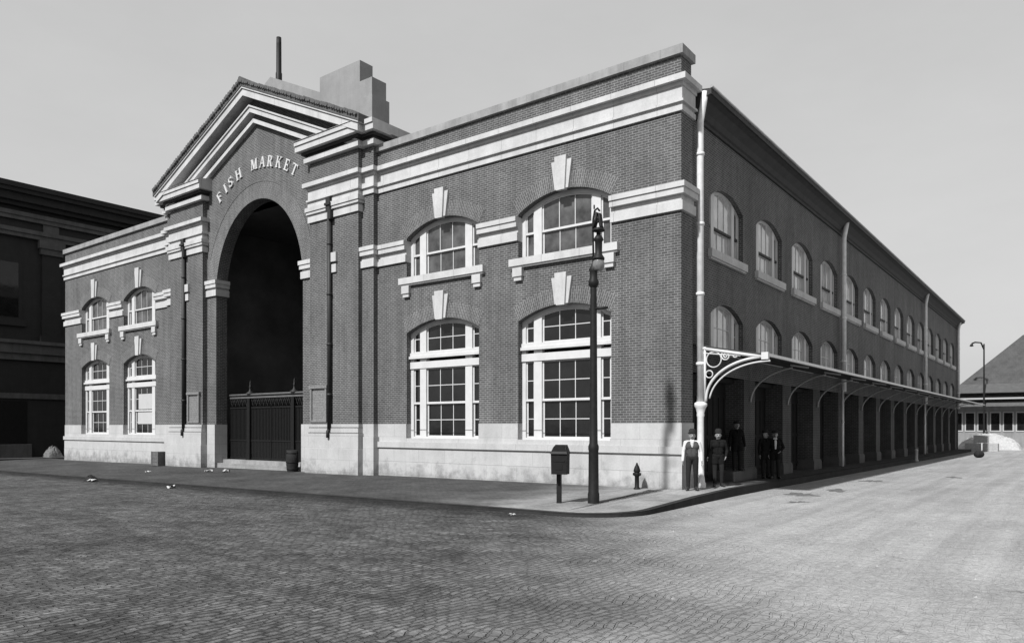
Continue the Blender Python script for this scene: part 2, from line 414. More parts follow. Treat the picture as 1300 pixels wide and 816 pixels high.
def wall(mb, x0, x1, z0, z1, ops, y=0.0, depth=.3, n=18, tf=None):
    """wall face in the plane y with openings [(xa, xb, bottom, top(x))]; reveals run inward by depth"""
    tf = tf or (lambda p: p)
    edges = sorted({x0, x1} | {e for o in ops for e in (o[0], o[1])})
    for a, b in zip(edges[:-1], edges[1:]):
        here = sorted([o for o in ops if o[0] <= a + 1e-6 and o[1] >= b - 1e-6], key=lambda o: o[2])
        xs = lin(a, b, n) if here else [a, b]
        for xa, xb in zip(xs[:-1], xs[1:]):
            la = lb = z0
            for o in here + [None]:
                ha, hb = (o[2], o[2]) if o else (z1, z1)
                ha, hb = min(ha, z1), min(hb, z1)
                if ha > la + 1e-6 or hb > lb + 1e-6:
                    mb.quad([tf(p) for p in ((xa, y, la), (xb, y, lb), (xb, y, max(hb, lb)), (xa, y, max(ha, la)))])
                if o: la, lb = max(z0, min(o[3](xa), z1)), max(z0, min(o[3](xb), z1))
                if la >= z1 and lb >= z1: break
    for xa, xb, b, top in ops:
        ja = max(b, z0)
        for x, s in ((xa, 1), (xb, -1)):
            jt = min(top(x), z1)
            if jt > ja:
                q = [(x, y, ja), (x, y + depth, ja), (x, y + depth, jt), (x, y, jt)]
                mb.quad([tf(p) for p in (q[::-1] if s > 0 else q)])
        if z0 - 1e-6 <= b < z1:
            mb.quad([tf(p) for p in ((xa, y, b), (xb, y, b), (xb, y + depth, b), (xa, y + depth, b))])
        xs = lin(xa, xb, n)
        for p, q in zip(xs[:-1], xs[1:]):
            if top(p) < z1 and top(q) < z1 and top(p) > z0:
                mb.quad([tf(v) for v in ((p, y, top(p)), (p, y + depth, top(p)), (q, y + depth, top(q)), (q, y, top(q)))])
    return mb

WH = 1.84
FWX = [-4.21, -9.66, 2 * C + 9.66, 2 * C + 4.21]
UP = dict(b=7.65, spring=9.2, rise=.55); LO = dict(b=1.41, spring=5.5, rise=.45)
def fops(cxs):
    r = []
    for c in cxs:
        r.append((c - WH, c + WH, LO['b'], segarch(WH, LO['spring'], LO['rise'], c)))
        r.append((c - WH, c + WH, UP['b'], segarch(WH, UP['spring'], UP['rise'], c)))
    return r
XPIL, XPIER, XIN = C + 8.05, C + 7.36, C + 4.25     # right edges of pilaster, pier, inner pier edge
XL = 2 * C                                            # left end of the front
PARZ = 12.93
wall(MB(), 0, 1, 0, 1, [])
mb = wall(MB(), XPIL, 0, 1.97, PARZ, fops(FWX[:2]))
mb.build('front_wall', M['brick'], FM)
mb = wall(MB(), XL, 2 * C - XPIL, 1.97, PARZ, fops(FWX[2:]))
mb.build('front_wall', M['brick'], FM)

# arch wall with the great opening, rising into the gable
def gable(x, top, s=.44): return top - s * abs(x - C)
mb = MB()
archtop = lambda x: ARCH_Z + ARCH_R * math.sqrt(max(0, 1 - ((x - C) / ARCH_H) ** 2))
YA = -.17
xs_in = [C - ARCH_H * math.cos(math.pi * k / 48) for k in range(49)]
xs_all = [C - 7.3, 2 * C - XIN] + xs_in + [XIN, C + 7.3]
xs_all = sorted(set(xs_all + [C]))
for a, b in zip(xs_all[:-1], xs_all[1:]):
    ins = a >= C - ARCH_H - 1e-6 and b <= C + ARCH_H + 1e-6
    la, lb = (archtop(a), archtop(b)) if ins else (1.97, 1.97)
    if abs((a + b) / 2 - C) > 4.25: la = lb = 13.0
    mb.quad([(a, YA, la), (b, YA, lb), (b, YA, gable(b, 16.3)), (a, YA, gable(a, 16.3))])
for a, b in zip(xs_in[:-1], xs_in[1:]):
    mb.quad([(a, YA, archtop(a)), (a, .42, archtop(a)), (b, .42, archtop(b)), (b, YA, archtop(b))])
for x, s in ((C - ARCH_H, 1), (C + ARCH_H, -1)):
    q = [(x, YA, 1.97), (x, .42, 1.97), (x, .42, ARCH_Z), (x, YA, ARCH_Z)]
    mb.quad(q[::-1] if s > 0 else q)
mb.build('arch_wall', M['brick'], FM)
# back face behind the arch (ring seen from within) and the passage
mb = MB()
PX0, PX1 = C - 5.2, C + 5.2
for a, b in zip(xs_in[:-1], xs_in[1:]): mb.quad([(b, .42, archtop(b)), (a, .42, archtop(a)), (a, .42, 13.6), (b, .42, 13.6)])
for a, b in ((PX0, C - ARCH_H), (C + ARCH_H, PX1)): mb.quad([(b, .42, -.5), (a, .42, -.5), (a, .42, 13.6), (b, .42, 13.6)])
mb.quad([(PX0, .42, -.5), (PX0, 22, -.5), (PX0, 22, 13.6), (PX0, .42, 13.6)])
mb.quad([(PX1, 22, -.5), (PX1, .42, -.5), (PX1, .42, 13.6), (PX1, 22, 13.6)])
mb.quad([(PX0, 22, -.5), (PX1, 22, -.5), (PX1, 22, 13.6), (PX0, 22, 13.6)])
mb.quad([(PX0, .42, 13.6), (PX0, 22, 13.6), (PX1, 22, 13.6), (PX1, .42, 13.6)])
mb.build('passage', M['passage'], FM)
mb = MB(); mb.quad([(PX0, .2, .2), (PX1, .2, .2), (PX1, 22, .2), (PX0, 22, .2)]); mb.build('passage_floor', M['passage'], FM)
mb = MB()
for x in (C - 2.4, C + 2.4):
    for y in (9, 15): mb.box(x - .16, x + .16, y - .16, y + .16, .2, 13.6)
for z in (6.2, 9.5):
    for y in (9, 15): mb.box(PX0, PX1, y - .12, y + .12, z, z + .35)
mb.build('passage_framing', M['framing'], FM)

# voussoir ring of the great arch, 4 mm proud
def ring(mb, cx, zc, rx, rz, t, a0, a1, n, y0, y1, wu=None):
    pts = []
    s = 0; last = None
    for k in range(n + 1):
        a = a0 + (a1 - a0) * k / n
        p = Vector((cx + rx * math.cos(a), zc + rz * math.sin(a)))
        nn = Vector((math.cos(a) / rx, math.sin(a) / rz)).normalized(); q = p + nn * t
        if last is not None: s += (p - last).length
        last = p; pts.append((p, q, s))
    for (p, q, s0), (p2, q2, s1) in zip(pts[:-1], pts[1:]):
        mb.quad([(p.x, y0, p.y), (q.x, y0, q.y), (q2.x, y0, q2.y), (p2.x, y0, p2.y)], [(0, s0), (t, s0), (t, s1), (0, s1)])
        mb.quad([(q.x, y0, q.y), (q.x, y1, q.y), (q2.x, y1, q2.y), (q2.x, y0, q2.y)])
        mb.quad([(p.x, y1, p.y), (p.x, y0, p.y), (p2.x, y0, p2.y), (p2.x, y1, p2.y)])
    return mb
ring(MB(), C, ARCH_Z, ARCH_H, ARCH_R, .78, R(8), R(172), 90, YA - .012, YA + .05).build('arch_ring', M['ring'], FM)
mb = MB()
ring(mb, C, ARCH_Z, ARCH_H + .78, ARCH_R + .78, .05, R(22), R(158), 90, YA - .03, YA + .05).build('label_mould', M['ring'], FM)

# pilasters and piers
for s in (1, -1):
    m = lambda x: x if s > 0 else 2 * C - x
    mb = MB(); mb.box(m(XPIER), m(XPIL), -.22, .34, 1.97, 13.9); mb.build('pilaster', M['brick'], FM)
    mb = MB(); mb.box(m(XIN), m(XPIER), -.42, .33, 1.97, 13.85, ); mb.build('pier', M['brick'], FM)

# string courses and cornice: list of (name, material, levels)
def seg_list(proj, ext_corner=True):
    """front segments (x0,x1,plane) with butted ends for a given projection"""
    p = proj
    out = [(XPIL + p, p if ext_corner else 0.0, 0.0), (XPIER + p, XPIL + p, -.22), (XIN - p, XPIER + p, -.42)]
    out += [(2 * C - b, 2 * C - a, pl) for a, b, pl in out[1:]]
    out.append((XL - p, 2 * C - XPIL - p, 0.0))
    return out
def band(name, mat, levels, pavilion=True, side=True, wings=True):
    for grp in range(7):
        mb = MB()
        for z0, z1, p in levels:
            segs = seg_list(p)
            order = [0, 1, 2, 5, 4, 3]
            if grp < 6:
                if (grp in (0, 5) and not wings) or (grp in (1, 2, 3, 4) and not pavilion): continue
                x0, x1, pl = segs[grp]
                mb.box(x0, x1, pl - p, pl + .34 if pl else .3, z0, z1)
            elif side:
                mb.box(-.3, p, .3, .88 + p * .5, z0, z1)
        if mb.f: bevel(mb.build(name, mat, FM), .012)
CORN = [(12.10, 12.28, .24), (11.98, 12.10, .10), (11.57, 11.98, .06), (11.50, 11.57, .12), (11.41, 11.50, .03), (11.25, 11.41, .07)]
band('cornice', M['stone'], CORN)
# copings on the two wings
for a, b in ((XPIL, .10), (XL - .10, 2 * C - XPIL)):
    mb = MB(); mb.box(a, b, -.11, .5, PARZ, 13.20); bevel(mb.build('coping', M['coping'], FM), .012)
mb = MB(); mb.box(-.5, .10, .5, .82, PARZ, 13.195); bevel(mb.build('coping', M['coping'], FM), .012)
# corner pier on the side street
mb = MB(); mb.quad([(0, 0, 1.97), (0, .84, 1.97), (0, .84, 12.2), (0, 0, 12.2)]); mb.quad([(0, .84, 1.97), (-.5, .84, 1.97), (-.5, .84, 12.2), (0, .84, 12.2)]); mb.box(-.5, .002, .002, .72, 12.2, PARZ)
mb.build('corner_pier', M['brick'], FM)
# mid band (string course) between the openings
MID = [(8.96, 9.12, .18), (8.77, 8.96, .14), (8.58, 8.77, .02), (8.30, 8.58, .08)]
def mids():
    for i, (a, b, ea, eb) in enumerate([(FWX[0] + WH, 0, 0, 1), (FWX[1] + WH, FWX[0] - WH, 0, 0), (XPIL, FWX[1] - WH, 2, 0)]):
        for s in (1, -1):
            mb = MB()
            for z0, z1, p in MID:
                x0 = a + (p if ea == 2 else -.003); x1 = b + (p if eb == 1 else .003)
                if s < 0: x0, x1 = 2 * C - x1, 2 * C - x0
                mb.box(x0, x1, -p, .26, z0, z1)
            bevel(mb.build('string_course', M['stone'], FM), .012)
    mb = MB()
    for z0, z1, p in MID: mb.box(-.3, p, .261, .88 + p * .4, z0, z1)
    mb.build('string_course', M['stone'], FM)
    for s in (1, -1):
        mb = MB()
        for z0, z1, p in MID:
            x0, x1 = XPIER + .003, XPIL + p
            if s < 0: x0, x1 = 2 * C - x1, 2 * C - x0
            mb.box(x0, x1, -.22 - p, .3, z0, z1)
        mb.build('string_course', M['stone'], FM)
mids()
# extra cap mouldings on the piers just below the cornice
for s in (1, -1):
    mb = MB()
    for z0, z1, p in [(11.06, 11.24, .16), (10.94, 11.06, .12), (10.86, 10.94, .02), (10.60, 10.86, .07)]:
        x0, x1 = XIN - p, XPIER + p
        if s < 0: x0, x1 = 2 * C - x1, 2 * C - x0
        mb.box(x0, x1, -.42 - p, .2, z0, z1)
    mb.build('pier_cap', M['stone'], FM)
    # impost of the great arch
    mb = MB()
    for z0, z1, p in [(8.95, 9.13, .16), (8.76, 8.95, .12), (8.66, 8.76, .02), (8.35, 8.66, .08)]:
        x0, x1 = C + ARCH_H - p, XIN + .003
        if s < 0: x0, x1 = 2 * C - x1, 2 * C - x0
        mb.box(x0, x1, YA - p, .5, z0, z1)
    mb.build('impost', M['stone'], FM)
    # small stone block beside the pier downpipe
    mb = MB(); cx = -15.31 if s > 0 else 2 * C + 15.31 + .25
    mb.box(cx - .19, cx + .19, -.53, -.40, 8.74, 9.12); mb.box(cx - .15, cx + .15, -.49, -.40, 8.30, 8.64)
    mb.build('stone_block', M['stone'], FM)

# stone base
def base_wall(x0, x1, cxs):
    mb = wall(MB(), x0, x1, 1.02, 1.97, fops(cxs), y=-.03, depth=.34, n=2)
    mb.quad([(x0, -.03, 1.97), (x1, -.03, 1.97), (x1, .0, 1.97), (x0, .0, 1.97)])
    mb.box(x0, x1, -.125, .2, 1.04, 1.26); mb.box(x0, x1, -.055, .2, .50, 1.04); mb.box(x0, x1, -.062, .2, -1.0, .497)
    mb.build('stone_base', M['base'], FM)
base_wall(XPIL + .05, 0.0, FWX[:2]); base_wall(XL, 2 * C - XPIL - .05, FWX[2:])
mb = MB(); mb.box(-.3, .03, -.034, .86, 1.02, 1.973); mb.box(-.3, .12, -.129, .93, 1.037, 1.263); mb.box(-.3, .056, -.066, .90, -1, 1.035); mb.build('stone_base', M['base'], FM)
for s in (1, -1):
    mb = MB(); mp = MB()
    def bx(m_, x0, x1, y0, y1, z0, z1):
        if s < 0: x0, x1 = 2 * C - x1, 2 * C - x0
        m_.box(x0, x1, y0, y1, z0, z1)
    bx(mb, XPIER + .1, XPIL + .05, -.27, .3, 1.45, 1.97); bx(mb, XPIER + .18, XPIL + .12, -.34, .3, -1, 1.45)
    mb.build('pilaster_base', M['base'], FM)
    bx(mp, XIN - .04, XPIER + .1, -.50, .36, 1.84, 1.97); bx(mp, XIN - .02, XPIER + .06, -.46, .36, 1.80, 1.84)
    bx(mp, XIN - .05, XPIER + .10, -.52, .36, 1.62, 1.80); bx(mp, XIN - .03, XPIER + .08, -.48, .36, 1.585, 1.62)
    bx(mp, XIN - .09, XPIER + .15, -.56, .36, .95, 1.585); bx(mp, XIN - .13, XPIER + .18, -.60, .36, -1, .95)
    mp.build('pier_base', M['base'], FM)
    mj = MB(); bx(mj, C + ARCH_H - .01, XIN - .135, -.26, .42, -1, 1.97); mj.build('jamb_base', M['base'], FM)

# gateway steps
mb = MB(); mb.box(C - ARCH_H + .012, C + ARCH_H - .012, -.12, 1.2, -.5, .06); mb.box(C - ARCH_H + .013, C + ARCH_H - .013, .2, 1.3, .06, .235)
bevel(mb.build('entrance_step', M['coping'], FM), .015)

# ---------------- pediment
CL, CRt = C - 7.95, C + 7.95
def chevron(mb, top, bot, hw, y0, y1, s=.445, cut=None):
    for sg in (1, -1):
        P = [(C, bot), (C + sg * hw, bot - s * hw), (C + sg * hw, top - s * hw), (C, top)]
        if sg < 0: P = P[::-1]
        mb.prism(P, y0, y1)
mb = MB(); chevron(mb, 17.42, 17.10, 7.9, -.93, .2); chevron(mb, 17.50, 17.425, 7.98, -.99, .2); bevel(mb.build('raking_cornice', M['stone'], FM), .01)
mb = MB(); chevron(mb, 17.098, 16.74, 7.6, -.36, .2); mb.build('raking_soffit', M['brick'], FM)  # dark brick puts the shade of this recess into its colour
mb = MB(); chevron(mb, 16.78, 16.70, 7.5, -.62, .2); chevron(mb, 16.698, 16.46, 7.5, -.56, .2); mb.build('raking_frieze', M['stone'], FM)
mb = MB(); chevron(mb, 16.457, 16.20, 7.2, -.24, .2); mb.build('raking_soffit', M['brick'], FM)  # lower recess, its shade likewise painted in with dark brick
mb = MB(); chevron(mb, 16.22, 16.03, 6.5, -.38, .2); mb.build('raking_moulding', M['stone'], FM)
# roof tiles along the rake
mb = MB()
chevron(mb, 17.80, 17.505, 8.05, -1.02, .3)
for sg in (1, -1):
    for k in range(50):
        d = .10 + k * .1595; z = 17.75 - .445 * d
        jz = random.uniform(-.015, .02)
        mb.tube([(C + sg * d, -1.10 + random.uniform(-.02, .02), z + jz), (C + sg * d, .35, z + jz)], .085 + random.uniform(-.008, .010), 8)
mb.tube([(C, -1.10, 17.80), (C, .4, 17.80)], .12, 10)
mb.build('tile_edge', M['tile'], FM)
# return cornices at the feet of the gable
RET = [(13.87, 14.05, .50, 'stone'), (13.62, 13.87, .45, 'stone'), (13.50, 13.62, .26, 'metal_eave'), (13.38, 13.50, .13, 'metal_eave'), (13.17, 13.38, .19, 'stone')]  # dark metal courses paint in the shade under the stone fascia
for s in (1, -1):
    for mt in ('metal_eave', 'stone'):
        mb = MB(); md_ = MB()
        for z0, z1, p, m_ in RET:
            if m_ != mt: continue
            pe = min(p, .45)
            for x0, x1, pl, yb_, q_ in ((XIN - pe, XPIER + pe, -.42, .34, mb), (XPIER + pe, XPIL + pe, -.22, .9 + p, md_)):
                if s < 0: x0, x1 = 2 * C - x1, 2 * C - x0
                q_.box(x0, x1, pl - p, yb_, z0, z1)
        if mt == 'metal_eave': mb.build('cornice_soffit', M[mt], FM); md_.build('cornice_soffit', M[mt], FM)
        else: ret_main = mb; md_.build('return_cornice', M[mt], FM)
    mb = ret_main
    # sloping weathering on top
    x0, x1 = XIN - .45, XPIER + .45
    if s < 0: x0, x1 = 2 * C - x1, 2 * C - x0
    mb.hexa([(x0, -.96, 14.052), (x1, -.96, 14.052), (x1, .2, 14.052), (x0, .2, 14.052), (x0, -.94, 14.07), (x1, -.94, 14.07), (x1, .2, 14.3), (x0, .2, 14.3)])
    mb.build('return_cornice', M['stone'], FM)
# side cornice of the pavilion, in dark sheet metal
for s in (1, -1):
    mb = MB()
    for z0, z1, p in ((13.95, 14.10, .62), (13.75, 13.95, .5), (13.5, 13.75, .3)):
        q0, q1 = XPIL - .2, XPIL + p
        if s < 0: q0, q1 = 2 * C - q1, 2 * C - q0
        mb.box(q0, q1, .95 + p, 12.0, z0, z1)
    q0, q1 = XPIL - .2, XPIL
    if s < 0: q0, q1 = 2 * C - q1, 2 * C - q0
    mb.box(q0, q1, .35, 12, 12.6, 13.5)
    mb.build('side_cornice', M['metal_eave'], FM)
mb = MB()
for sg in (1, -1):
    a, b = (C, 17.45), (C + sg * 8.6, 17.45 - .445 * 8.6)
    q = [(a[0], .3, a[1]), (b[0], .3, b[1]), (b[0], 12.0, b[1]), (a[0], 12.0, a[1])]
    mb.quad(q if sg > 0 else q[::-1])
mb.quad([(C - 8.6, 12, 13.62), (C - 8.6, 12, 9), (C + 8.6, 12, 9), (C + 8.6, 12, 13.62), (C, 12, 17.45)])
mb.build('pavilion_roof', M['roofing'], FM)
# raking parapet and stepped end blocks rising behind the tiles
mb = MB()
for sg in (1, -1):
    w_ = 4.0 if sg > 0 else 3.2
    P = [(C, 16.5), (C + sg * w_, 16.5 - .47 * w_), (C + sg * w_, 18.50 - .47 * w_), (C, 18.50)]
    mb.prism(P if sg > 0 else P[::-1], .55, 1.15)
mb.build('raking_parapet', M['concrete'], FM)
mb = MB(); mb.box(C + 3.75, C + 6.40, .5, 1.22, 13.5, 17.38)
bevel(mb.build('parapet_block', M['concrete'], FM), .02)
mb = MB(); mb.box(C + 6.46, C + 7.22, .44, 1.24, 13.6, 16.42); mb.box(C + 6.41, C + 7.33, .35, 1.32, 13.6, 15.62)
bevel(mb.build('parapet_block', M['concrete'], FM), .02)
# flat roofs behind the parapets, back and far walls
mb = MB()
mb.quad([(-.2, .4, 12.2), (-.2, 63.8, 12.2), (XL + .2, 63.8, 12.2), (XL + .2, .4, 12.2)]); mb.build('roof', M['roofing'], FM)
mb = MB(); mb.quad([(XL, 63.8, -1), (XL, 0, -1), (XL, 0, PARZ), (XL, 63.8, PARZ)]); mb.build('party_wall', M['brick'], FM)
mb = MB(); mb.quad([(0, 63.85, -1.5), (XL, 63.85, -1.5), (XL, 63.85, 12.2), (0, 63.85, 12.2)]); mb.build('rear_wall', M['brick'], FM)
mb = MB()
for a, b in ((XPIL, 0), (XL, 2 * C - XPIL)): mb.quad([(b, .44, 12.0), (a, .44, 12.0), (a, .44, PARZ), (b, .44, PARZ)])
mb.build('parapet_back', M['brick'], FM)

# ---------------- lettering
def letter_polys(ch):
    T, t, sw, sh = .175, .095, .07, .07
    P = []
    def rect(x0, z0, x1, z1): P.append([(x0, z0), (x1, z0), (x1, z1), (x0, z1)])
    def stem(x, w=T):   # thick stem with serifs
        rect(x, 0, x + w, 1); rect(x - sw, 0, x + w + sw, sh); rect(x - sw, 1 - sh, x + w + sw, 1)
    def diag(xa, za, xb, zb, w): P.append([(xa, za), (xa + w, za), (xb + w, zb), (xb, zb)] if zb > za else [(xb, zb), (xb + w, zb), (xa + w, za), (xa, za)])
    def arc(cx, cz, rx, rz, a0, a1, w0, w1, n=14):
        for k in range(n):
            b0, b1 = R(a0 + (a1 - a0) * k / n), R(a0 + (a1 - a0) * (k + 1) / n)
            f0 = abs(math.cos(b0)); f1 = abs(math.cos(b1)); u0 = w0 + (w1 - w0) * f0; u1 = w0 + (w1 - w0) * f1
            P.append([(cx + (rx - u0) * math.cos(b0), cz + (rz - u0 * .8) * math.sin(b0)), (cx + rx * math.cos(b0), cz + rz * math.sin(b0)),
                      (cx + rx * math.cos(b1), cz + rz * math.sin(b1)), (cx + (rx - u1) * math.cos(b1), cz + (rz - u1 * .8) * math.sin(b1))])
    w = .7
    if ch == 'I': stem(.09); w = .35
    elif ch == 'F':
        stem(.08); rect(.25, 1 - t, .62, 1); rect(.56, .76, .62, 1); rect(.25, .47, .48, .47 + t); rect(.44, .38, .50, .64); w = .64
    elif ch == 'E':
        stem(.08); rect(.25, 1 - t, .62, 1); rect(.56, .77, .62, 1); rect(.25, .47, .48, .47 + t); rect(.44, .38, .50, .64)
        rect(.25, 0, .66, t); rect(.60, 0, .66, .24); w = .68
    elif ch == 'H': stem(.08); stem(.62); rect(.25, .46, .62, .46 + t); w = .87
    elif ch == 'T': stem(.30); rect(.02, 1 - t, .75, 1); rect(.02, .76, .08, 1); rect(.69, .76, .75, 1); w = .77
    elif ch == 'M':
        rect(.09, 0, .09 + t, 1); rect(0.02, 0, .26, sh); rect(0, 1 - sh, .2, 1); diag(.1, 1, .40, .05, T); diag(.44, .05, .72, 1, t)
        rect(.70, 0, .70 + T, 1); rect(.63, 0, .94, sh); rect(.7, 1 - sh, .94, 1); w = .96
    elif ch == 'A':
        diag(.06, 0, .36, 1, t); diag(.36, 1, .64, 0, T); rect(.2, .32, .62, .32 + t); rect(0, 0, .22, sh); rect(.56, 0, .88, sh); w = .88
    elif ch == 'R':
        stem(.08); arc(.36, .74, .29, .26, -90, 90, t, T); rect(.25, 1 - t, .37, 1); rect(.25, .48, .37, .48 + t); diag(.36, .5, .58, 0, T); rect(.55, 0, .84, sh); w = .84
    elif ch == 'K':
        stem(.08); diag(.25, .42, .62, 1, t); rect(.5, 1 - sh, .80, 1); diag(.36, .58, .60, 0, T); rect(.54, 0, .86, sh); w = .86
    elif ch == 'S':
        arc(.31, .74, .28, .26, 30, 270, t, T * .9); arc(.31, .26, .29, .26, -150, 90, t, T * .9); rect(.53, .70, .59, .99); rect(.03, .01, .09, .30); w = .62
    return P, w
LR, LZ = 4.94, 8.97
for ch, dx in zip('FISHMARKET', (-3.07, -2.56, -2.10, -1.45, -.16, .49, 1.10, 1.76, 2.35, 2.88)):
    P, w = letter_polys(ch); mb = MB(); a = math.asin(dx / (LR + .25)); hgt = .50
    ca, sa = math.cos(a), math.sin(a)
    for i, poly in enumerate(P):
        q = []
        for x, z in poly:
            lx = (x - w / 2) * hgt * 1.08; lz = LR + z * hgt
            q.append((C + lx * ca + lz * sa, LZ - lx * sa + lz * ca))
        mb.prism(q, YA - .055 - .0012 * i, YA + .01)
    mb.build('letter', M['paint'], FM)

# ---------------- windows
def solid(mb, x0, x1, lo, hi, y0, y1, n=1):
    f = lambda v: v if callable(v) else (lambda x: v)
    mb.cols(lin(x0, x1, n), f(lo), f(hi), y0, y1)
def lights(mb, gl, x0, x1, z0, top, nx, nz, y, st=.055, mu=.028, zs_=None):
    """one sash: stiles, rails, muntins and its panes"""
    f = top if callable(top) else (lambda x: top)
    n = 8 if callable(top) else 1
    solid(mb, x0, x0 + st, z0, f, y, y + .05, 1); solid(mb, x1 - st, x1, z0, f, y, y + .05, 1)
    solid(mb, x0 + st, x1 - st, z0, z0 + st, y + .003, y + .05)
    solid(mb, x0 + st, x1 - st, lambda x: f(x) - st, f, y + .003, y + .05, n)
    for k in range(1, nx):
        x = x0 + st + (x1 - x0 - 2 * st) * k / nx
        solid(mb, x - mu / 2, x + mu / 2, z0 + st, lambda q: f(q) - st, y + .008, y + .04)
    zz = zs_ or [z0 + st + (f((x0 + x1) / 2) - z0 - 2 * st) * k / nz for k in range(1, nz)]
    for z in zz: solid(mb, x0 + st, x1 - st, z - mu / 2, z + mu / 2, y + .010, y + .042)
    # panes, each very slightly out of true as old glass is
    for i in range(nx):
        a = x0 + st * .5 + (x1 - x0 - st) * i / nx; b = x0 + st * .5 + (x1 - x0 - st) * (i + 1) / nx
        zl = [z0 + st * .5] + zz + [None]
        for j in range(len(zl) - 1):
            la = zl[j]; ja, jb, jc = (random.uniform(-.003, .003) for _ in range(3))
            ha, hb = (zl[j + 1],) * 2 if zl[j + 1] is not None else (f(a) - st * .5, f(b) - st * .5)
            gl.quad([(a, y + .028 + ja, la), (b, y + .028 + jb, la), (b, y + .028 + jc, hb), (a, y + .028 + ja + jc - jb, ha)])
def frame_outer(mb, h, b, top, y, st=.15, md=(1.0, 1.33), head=.13):
    solid(mb, -h, -h + st, b, top, y, y + .16); solid(mb, h - st, h, b, top, y, y + .16)
    solid(mb, -h + st, h - st, lambda x: top(x) - head, top, y + .004, y + .16, 16)
    for s in (1, -1):
        a, c = sorted((s * md[0], s * md[1])); solid(mb, a, c, b, lambda x: top(x) - head + .01, y - .02, y + .16, 2)
def key_mesh(zt, zb, wt=.46, wb=.33, y0=-.16):
    mb = MB()
    mb.prism([(-wb / 2, zb), (wb / 2, zb), (wt / 2, zt), (-wt / 2, zt)], y0, .02)
    z2 = zt - .14
    mb.prism([(-wb / 2 - .10, zb + .05), (wb / 2 + .10, zb + .05), (wt / 2 + .17, z2), (-wt / 2 - .17, z2)], y0 + .07, .03)
    return mb
def sill_mesh(h, z0, z1, brk=True, proj=.17, ext=.30):
    mb = MB(); mb.box(-h - ext, h + ext, -proj, .24, z0, z1)
    mb.box(-h - ext + .04, h + ext - .04, -proj + .05, .1, z0 - .06, z0)
    if brk:
        for s in (1, -1):
            x = s * (h + ext - .34)
            mb.box(x - .2, x + .2, -proj + .03, .05, z0 - .36, z0 - .061); mb.box(x - .16, x + .16, -proj + .07, .05, z0 - .50, z0 - .361)
    return mb
def window_upper(h=WH, y=.24, m_glass='glass_up'):
    b, top = UP['b'], segarch(h, UP['spring'], UP['rise']); mb, gl = MB(), MB()
    frame_outer(mb, h, b, top, y)
    mr = 8.55
    for x0, x1, nx in ((-h + .15, -1.33, 1), (-1.0, 1.0, 3), (1.33, h - .15, 1)):
        lights(mb, gl, x0, x1, b + .02, mr, nx, 1, y + .07)
        lights(mb, gl, x0, x1, mr - .02, lambda x: top(x) - .12, nx, 1, y + .03)
        mb.box(x0, x1, y + .012, y + .12, mr - .045, mr + .025)
    return mb, gl
def window_lower(h=WH, y=.24):
    b, top = LO['b'], segarch(h, LO['spring'], LO['rise']); mb, gl = MB(), MB()
    frame_outer(mb, h, b, top, y)
    mb.box(-h + .004, h - .004, y - .05, y + .15, 4.12, 4.38)          # transom
    mb.box(-h + .004, h - .004, y - .13, y + .15, 4.50, 4.60); mb.box(-h + .004, h - .004, y - .06, y + .15, 4.60, 4.74)
    mb.box(-h + .151, h - .151, y - .03, y + .15, b, b + .07)
    mr = 2.78
    for x0, x1, nx in ((-h + .15, -1.33, 1), (-1.0, 1.0, 3), (1.33, h - .15, 1)):
        lights(mb, gl, x0, x1, b + .06, mr, nx, 2, y + .08)
        lights(mb, gl, x0, x1, mr - .02, 4.13, nx, 2, y + .04)
        mb.box(x0, x1, y + .015, y + .12, mr - .045, mr + .02)
        lights(mb, gl, x0, x1, 4.73, lambda x: top(x) - .12, nx, 2, y + .05, zs_=[5.27])
    return mb, gl
def put(proto_children, loc, rotz, first):
    pass
def copy_obj(o, parent, loc=None, rotz=None):
    c = o.copy(); COL.objects.link(c); c.parent = parent
    if loc is not None: c.location = loc
    if rotz is not None: c.rotation_euler.z = rotz
    return c
key_up = key_mesh(10.80, 9.68); key_lo = key_mesh(6.95, 5.88)
proto = None
for i, cx in enumerate(FWX):
    if i == 0:
        mb, gl = window_upper(); wu = mb.build('window', M['paint'], FM, (cx, 0, 0)); gu = gl.build('glass', M['glass_up'], wu)
        su = bevel(sill_mesh(WH, 7.40, 7.65).build('sill', M['stone'], wu), .01); ku = bevel(key_up.build('keystone', M['stone'], FM, (cx, 0, 0)), .01)
        mb, gl = window_lower(); wl = mb.build('window', M['paint'], FM, (cx, 0, 0)); glo = gl.build('glass', M['glass'], wl)
        kl = bevel(key_lo.build('keystone', M['stone'], FM, (cx, 0, 0)), .01)
        mb = MB()
        def seg_ring(z_spring, rise, t):
            Rr = (WH * WH + rise * rise) / (2 * rise); a = math.asin(WH / Rr); m_ = MB()
            ring(m_, 0, z_spring - (Rr - rise), Rr, Rr, t, math.pi / 2 - a, math.pi / 2 + a, 40, -.012, .03); return m_
        ru = seg_ring(UP['spring'], UP['rise'], .55).build('arch_ring', M['ring'], FM, (cx, 0, 0))
        rl = seg_ring(LO['spring'], LO['rise'], .55).build('arch_ring', M['ring'], FM, (cx, 0, 0))
    else:
        for w_, ch in ((wu, (gu, su)), (wl, (glo,))):
            c = copy_obj(w_, FM, (cx, 0, 0))
            for o in ch: copy_obj(o, c)
            if w_ is wl: last_low = c
        for o in (ku, kl, ru, rl): copy_obj(o, FM, (cx, 0, 0))
    if i == 2:
        # white paper blind hung in the window beside the gateway
        bl = MB(); bl.box(-.62, .93, .268, .279, 2.86, 3.72); bl.box(-.80, .93, .305, .316, 2.02, 2.70)
        tag(bl.build('blind', M['blind'], last_low))

